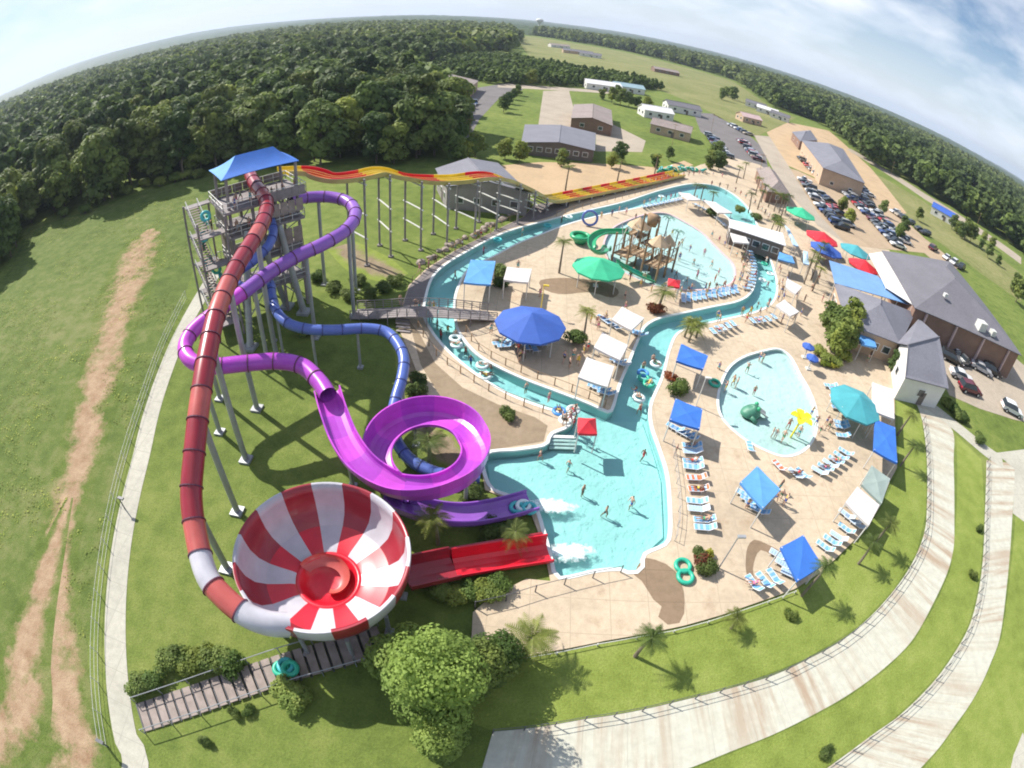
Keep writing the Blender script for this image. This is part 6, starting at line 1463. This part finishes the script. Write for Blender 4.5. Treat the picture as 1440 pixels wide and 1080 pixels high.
# canopy of the endless woods beyond, with low hills on the skyline
rr = np.concatenate([np.linspace(1150, 2600, 46), np.linspace(2650, 7300, 60)]); aa = np.radians(np.linspace(-80, 80, 420)); V = []; 
for r_ in rr:
    for a in aa:
        x, y = r_ * math.sin(a), r_ * math.cos(a); w_ = min(1, (r_ - 1150) / 200)
        hz = 10 * w_ + 5.5 * noise.noise(Vector((x * .02, y * .02, 0))) + 24 * max(0, noise.noise(Vector((x * .0007 + 3, y * .0007, 5)))) * min(1, r_ / 4000) + (70 * math.exp(-((math.degrees(a) + 42) / 16) ** 2) * max(0, (r_ - 2600) / 4700)) + 4 * noise.noise(Vector((x * .07, y * .07, 4)))
        V.append((x, y, hz - 2))
na = len(aa); me = bpy.data.meshes.new('distant_woods'); me.from_pydata(V, [], [(i * na + k, i * na + k + 1, (i + 1) * na + k + 1, (i + 1) * na + k) for i in range(len(rr) - 1) for k in range(na - 1)])
me.materials.append(MATS['leaf_dark']); me.polygons.foreach_set('use_smooth', [False] * len(me.polygons))
if me.polygons[0].normal.z < 0: me.flip_normals()
link('distant_woods', me, None, kind='structure')

# hedgerow, field and car park trees
SM = [tree_proto(6.5, 2.6, 1400, .22, 'leaf_light', 51, 'round', .2, 10), tree_proto(5.5, 2.3, 1300, .2, 'leaf_mid', 52, 'round', .18, 9), tree_proto(7.5, 2.8, 1500, .22, 'leaf_mid', 53, 'round', .25, 10)]
def trees_at(P, label, group, s0=.8, s1=1.1, protos=SM, name='small_tree', z=0):
    for p in P: tree(protos[random.randrange(len(protos))], p, label, group, random.uniform(s0, s1), random.uniform(0, 6), name, z=z)
trees_at([(-18.04,124.15),(-16.82,127.06),(-15.7,128.71),(-14.74,131.75)], 'small tree in the hedge at the end of the racing slide wood', 'hedge trees', .8, 1.2)
trees_at([(-13.07,208.9),(-12.8,219.82),(-11.95,232.28),(-11,246.25),(-13.32,199)], 'small tree in the row on the green strip by the woodland car park', 'green strip trees', .7, 1.0)
trees_at([(-6.25,288.27),(-2.27,305.36)], 'tree where the young pines meet the yard', 'pine edge trees', 1.1, 1.5)
trees_at([(31.17,258.73),(34.83,256.03),(38.77,255.96),(42.76,256.07),(46.42,253.93),(35.67,275.29),(27.19,266.06)], 'tree in the hedge behind the brown barn', 'barn hedge trees', .9, 1.2)
trees_at([(31.3,144.47),(37.61,156.29),(6.24,131.83),(18.92,137.05),(21.55,144.28),(-7.58,132.79),(-4.04,131.39)], 'small tree along the far side of the sand lot', 'sand lot trees', .6, .9)
trees_at([(125.64,394.71),(140.94,431.44),(141.44,417.88)], 'tree clump on the dry field edge', 'field clump', 1.4, 2.0)
trees_at([(52.43,162.12),(55.11,167.46),(49.69,155.43),(53.12,156.37)], 'green tree beside the tube heap', 'trees beside the tube heap', .8, 1.1)
trees_at([(90.65,143.86),(86.27,131.53),(106.45,132.79),(114.07,141.15),(141.58,168.37),(115.69,157.24)], 'small tree planted between the parked cars', 'car park trees', .55, .8)
trees_at([(169.29,173.03),(167.01,167.73),(170.45,168.37),(173.57,167.51),(169.75,177.45)], 'bushy tree next to the highway kiosk', 'kiosk trees', .9, 1.3)
trees_at([(193.43,178.58),(196.26,174.62),(171.63,152.95),(174.18,148.48),(175.63,162.26)], 'small round tree on the highway verge', 'verge trees', .7, .9)
trees_at([(156.95,121.71),(148.18,111.87)], 'dense green tree behind the great hall', 'hall trees', 1.0, 1.3)
trees_at([(46.52,66.24),(47.27,64.87),(49.67,67.47),(50.44,66.06),(45.57,61.83),(47.11,61.65),(49.43,63.49),(44.96,59.39)], 'leafy tree in the planted clump beside the paddling pool', 'clump by the paddling pool', .75, 1.0, z=.12)
trees_at([(61.72,55.2),(56.45,58.79),(58.8,60.54)], 'small tree against the snack bar wing', 'snack bar trees', .55, .75)
# palms
def palm_proto(h, seed, n=16, fl=1.5, lean=.3):
    g = random.Random(seed); mb = MB(); p = Vector((0, 0, -.1)); tip = None
    for k in range(6):
        f = (k + 1) / 6; q = Vector((lean * f * f, lean * .4 * f * f, h * f)); mb.bar(p, q, .17 - .012 * k, 8, r2=.165 - .012 * k); p = q
    tip = p; fr = MB()
    for k in range(n):
        a = 2 * math.pi * k / n + g.uniform(-.2, .2); e = g.uniform(-.35, .95); L_ = fl * g.uniform(.8, 1.1); d = Vector((math.cos(a), math.sin(a), 0)); sd = Vector((-d.y, d.x, 0)); st_ = []
        for s in range(5):
            f = s / 4; st_.append(tip + d * (L_ * f * math.cos(e * .7)) + Vector((0, 0, L_ * (math.sin(e) * f - .55 * f * f))))
        for s in range(14):   # separate leaflets on both sides
            f = .03 + .97 * s / 13; i = min(3, int(f * 4)); b = st_[i].lerp(st_[i + 1], f * 4 - i); w_ = .42 * math.sin(math.pi * min(.97, f * .8 + .15)) * fl / 1.5
            for q in (-1, 1):
                e1_ = b + sd * q * w_ + d * w_ * .45 - Vector((0, 0, w_ * .35)); fr.add([b - d * .025, b + d * .035, e1_ + d * .02], [(0, 1, 2)])
    return (mb.mesh('trunk', 'palm_bark'), fr.mesh('fronds', 'leaf_palm'), h)
PALM = [palm_proto(3.6, 61, 30, 1.5), palm_proto(5.0, 62, 30, 1.6), palm_proto(2.2, 63, 32, 1.6), palm_proto(6.5, 64, 26, 1.5, .6)]
def palm(p, k, label, group=None, s=1.0, z=0):
    r = thing('palm_tree', label, 'palm tree', (*p[:2], z), rz=random.uniform(0, 6), group=group); r.scale = (s,) * 3
    link('trunk', PALM[k][0], r); link('fronds', PALM[k][1], r)
palm([(10.72,16.32)][0], 0, 'palm with dark trunk alone on the mown lawn below the deck', s=.95)
palm([(18.65,18.63)][0], 2, 'short yellow green palm on the mown lawn edge', s=.75)
palm([(25.99,21.47)][0], 1, 'leaning palm beside the deck corner canopy', s=.85)
palm([(33.61,24.61)][0], 0, 'palm on the lawn near the white and grey canopies', s=.9)
palm([(36.49,26.82)][0], 0, 'palm behind the white and grey canopies', s=1.0)
palm([(48.89,43.86)][0], 0, 'palm on the lawn strip beside the long blue canopy', s=1.0)
palm([(46.31,38.28)][0], 0, 'palm on the lawn strip at the end of the long blue canopy', s=.9)
palm([(-4.37,24.76)][0], 0, 'palm between the bowl and the purple exit flume', s=1.0)
palm([(1.71,25.29)][0], 2, 'bushy palm between purple exit flume and red trough', s=.9)
palm([(2.89,15.78)][0], 2, 'wide low palm beside the big willow', s=1.25)
palm([(7.75,54.9)][0], 1, 'tall slim palm beside a round green shrub on the island', s=.9, z=.12)
palm([(-6.42,32.95)][0], 2, 'palm growing in the middle of the purple spiral', s=1.2)
palm([(5.02,72.54)][0], 1, 'palm between white canopy and green umbrella', s=1.0, z=.12)
palm([(18.65,65.24)][0], 2, 'spreading palm in a red bed beside the river crossing', s=1.3, z=.12)
for i, p in enumerate([(21.27,59.11),(22.28,60.19),(22.9,59.32),(21.64,58.05)]): palm(p, 2, 'olive palm in the clump beside the river bend canopy', 'palm clump at the river bend', .95, .12)
for p in [(6.7,112.54),(19.11,125.23),(29.86,136.11)]: palm(p, 1, 'palm standing behind the racing slide run-out', 'palms by the run-out', 1.1)
for p in [(36.79,121.23),(38.55,121.19),(40.15,117.18)]: palm(p, 0, 'palm between the narrow white canopies', 'palms between canopies', 1.0, .12)
for p in [(55.34,145.26),(59.97,152.5),(58.31,136.71),(57.89,130.85),(58.79,127.7),(54.21,123.53),(59.41,125.02),(60.77,124.82),(60.06,121.52),(63.24,126.24),(50.06,118.8)]: palm(p, 1, 'palm in the grove between pavilion and ticket house', 'palm grove', 1.0, .12)
for p in [(49.22,100.07),(51.53,102.95),(49.34,102.65),(52.95,88.78),(52.39,85.7),(49.76,83.36),(56.2,92.19),(50.61,81.03),(58.4,94.99)]: palm(p, 1, 'palm beside the snack bar walk and pavilion end', 'palms near pavilion end', .95, .12)
# shrubs and beds
def shrub_proto(r, h, n, size, mat, seed):
    g = random.Random(seed); lb = [(g.uniform(-.5, .5) * r, g.uniform(-.5, .5) * r, h * g.uniform(.35, .7), r * g.uniform(.45, .7)) for _ in range(7)]
    V = leaf_cloud(lb, n, size, seed, h / r * .7); V[:, 2] = np.maximum(V[:, 2], .02); st_ = MB()
    for l in lb: st_.bar((l[0] * .2, l[1] * .2, -.05), (l[0], l[1], l[2]), .04, 4)
    return (quad_mesh('foliage', V, mat), st_.mesh('stem', 'bark'))
SH = {'green': shrub_proto(1.0, 1.1, 1500, .065, 'leaf_shrub', 71), 'light': shrub_proto(1.0, 1.0, 1500, .065, 'leaf_light', 72), 'yellow': shrub_proto(1.0, .9, 600, .09, 'leaf_yellow', 73), 'red': shrub_proto(1.0, .8, 600, .09, 'leaf_red', 74), 'dark': shrub_proto(1.0, 1.2, 1500, .07, 'leaf_mid', 75)}
def shrub(p, kind, s, label, group=None, z=0):
    r = thing('shrub', label, 'shrub', (*p[:2], z), rz=random.uniform(0, 6), group=group); r.scale = (s,) * 3; link('foliage', SH[kind][0], r); link('stem', SH[kind][1], r)
shrub([(6.81,54.7)][0], 'light', 1.5, 'round green shrub at the foot of the slim island palm', z=.12)
shrub([(-0.19,40.34)][0], 'green', 1.0, 'shrub on the brown bank below the lazy river')
shrub([(-3.58,69.31)][0], 'dark', 1.5, 'dark shrub between blue and white canopies near the bridge', z=.12)
shrub([(-3.01,66.25)][0], 'green', 1.1, 'green shrub in front of the white canopy near the bridge', z=.12)
shrub([(18.02,47.38)][0], 'green', 1.4, 'olive shrub above the canopy between pools', z=.12)
shrub([(17.96,49.56)][0], 'red', .9, 'reddish shrub above the canopy between pools', z=.12)
for p, k, s, l in zip([(16.83,24.89),(17.43,25.42),(17.1,24.11),(16.65,25.39)], ('red', 'yellow', 'green', 'green'), (1.0, .8, 1.0, .8), ('red leaved shrub in the flower bed of the lower deck', 'yellow flowering shrub in the flower bed of the lower deck', 'green shrub at the bottom of the lower deck flower bed', 'green shrub at the top of the lower deck flower bed')): shrub(p, k, s, l, z=.12)
shrub([(18.56,64.65)][0], 'red', 1.4, 'red groundcover shrub under the river crossing palm', z=.12)
for p in [(42.23,59.66),(42.8,58.08),(44.08,57.5),(46.77,59.26)]: shrub(p, 'light', 1.3, 'bright shrub at the foot of the tree clump by the paddling pool', 'shrubs under the clump', .12)
for p in [(43.82,56.95),(42.31,56.98)]: shrub(p, 'yellow', .9, 'yellow shrub at the foot of the tree clump', 'yellow shrubs', .12)
for p in [(-9.61,44.06),(-9.49,42.34),(-6.62,29.2),(-2.51,29.87),(0.13,26.86),(-0.37,26.07)]: shrub(p, 'green', 1.1, 'shrub among the feet of the purple and blue slides', 'shrubs under the slides')
for p in [(-23.85,6.47),(-23.37,6.99),(-22.6,7.61)]: shrub(p, 'dark', 1.0, 'dark shrub where timber steps meet the concrete path', 'shrubs at step end')
for p in [(-21.96,9.41),(-21.21,10),(-20.16,9.75),(-19.56,10.7),(-18.6,10.59),(-17.69,11.08),(-16.94,10.95)]: shrub(p, 'dark', 1.15, 'dark shrub in the clump above the timber steps', 'shrub clump above the steps')
for p in [(-12.57,10.12),(-11.75,9.96),(-12.04,9.43)]: shrub(p, 'light', 1.2, 'light green shrub in the clump below the timber steps', 'shrubs below the steps')
for p in [(-14.94,7.98),(-17.31,4.57),(-15.87,7.39)]: shrub(p, 'green', .55, 'little shrub dotted on the lawn below the steps', 'little lawn shrubs')
for p in [(24.28,19.57),(25.21,6.98),(50.07,21.79),(55.34,28.06)]: shrub(p, 'green', .7, 'small shrub alone on the embankment lawns', 'embankment shrubs')
for p in [(65.35,49.08),(66.24,48.55),(67.06,43.98),(64.45,51.57),(65.4,50.38)]: shrub(p, 'dark', 1.2, 'shrub beside the footpath near the service yard', 'footpath shrubs')
for p in [(0.13,20.5),(-1.42,20.41),(-0.62,20.71),(-2.42,20.02),(-3.47,20.1),(0.59,21.31)]: shrub(p, 'light', 1.1, 'leafy shrub below the red trough', 'shrubs by the red trough')
for p in [(-24.85,50.94),(-28.29,63.94),(-24.79,61.36),(-19.43,60.24),(-18.07,62.37),(-17.15,64.53),(-21.99,63.77),(-22.24,59.81)]: shrub(p, 'dark', 1.2, 'dark shrub in the grass between the tower and the bridge', 'shrubs by the tower')
for p in [(47.35,117.32),(50.42,114.45),(56.62,116.87),(38.32,110.37),(68.03,139.97)]: shrub(p, 'light', 1.6, 'light green shrub around the white pavilion', 'pavilion shrubs', .12)
for p in [(-97.84,103.68),(-95.52,108.65),(-89.79,107.74),(-86.66,110.29),(-84.12,111.98),(-80.35,112.49),(-103.93,92.67),(-111.71,91.65)]: shrub(p, 'light', 2.2, 'pale scrub at the foot of the wood', 'scrub at the wood edge')
# the big willow-like tree and its dark neighbours
WIL = tree_proto(8.6, 3.4, 16000, .085, 'leaf_willow', 81, 'round', .06, 26)
tree(WIL, [(-2.74,11.77)][0], 'big pale green willowy tree beside the lower deck', s=1.0, name='willow_tree')
WIL2 = tree_proto(4.6, 2.2, 7000, .08, 'leaf_willow', 82, 'round', .08, 16)
tree(WIL2, [(-5.48,13.48)][0], 'pale green leafy tree next to the timber steps', s=1.0, name='willow_tree')
tree(WIL2, [(-1.97,8.47)][0], 'low pale green tree in front of the big willowy tree', s=.85, name='willow_tree')
DK = tree_proto(4.2, 2.3, 7000, .085, 'leaf_mid', 83, 'round', .1, 14)
tree(DK, [(-0.14,13.77)][0], 'dark green tree in the shade of the big willowy tree', s=1.0, name='small_tree')
tree(DK, [(1.1,15.03)][0], 'dark bushy tree behind the wide low palm', s=.85, name='small_tree')
# taller grass and weeds of the meadow
wp = scatter([(p[0], p[1]) for p in ([(-140, 15), (-103, 63)] + [(-118.8,84.55),(-107.7,90.71),(-97.23,92.23),(-90.3,100.72),(-84.95,106.05),(-74.34,106.66),(-49.18,60.91),(-42.87,43.8),(-38.7,31.75),(-36.26,24.14),(-33.36,16.32),(-30.18,8.53),(-27.57,2.9),(-24.98,-0.98)] + [(-40, -20), (-120, -20)])], 1.0, (-140, -20, -20, 120))
wp = wp[np.array([noise.noise(Vector((p[0] * .09, p[1] * .09, 2))) + .35 * noise.noise(Vector((p[0] * .5, p[1] * .5, 7))) > .02 for p in wp])]
tuft = [(leaf_cloud([(0, 0, .02, .5)], 14, .06, 91, .3, 1.6), 'leaf_light'), (leaf_cloud([(0, 0, .02, .42)], 12, .055, 92, .3, 1.6), 'leaf_willow')]
o = forest_stuff('meadow_weeds', wp, tuft, 'rough weeds growing over the meadow', .7, 1.5); o['category'] = 'weeds'

# ---------------------------------------------------------------- air
hm = bpy.data.materials.new('haze'); hm.use_nodes = True; nt = hm.node_tree; nt.nodes.remove(nt.nodes['Principled BSDF'])
pv = nt.nodes.new('ShaderNodeVolumePrincipled'); pv.inputs['Color'].default_value = (.72, .82, .97, 1); pv.inputs['Density'].default_value = .00013; pv.inputs['Anisotropy'].default_value = .25
nt.links.new(pv.outputs[0], nt.nodes['Material Output'].inputs['Volume']); MATS['haze'] = hm
mb = MB(); mb.box((0, 0, 65.5), (15400, 15400, 135)); mb.build('haze', 'haze', kind='stuff', label='thin pale summer haze over the woods', cat='haze')
for o in bpy.data.objects:
    if 'abs' in o: del o['abs']
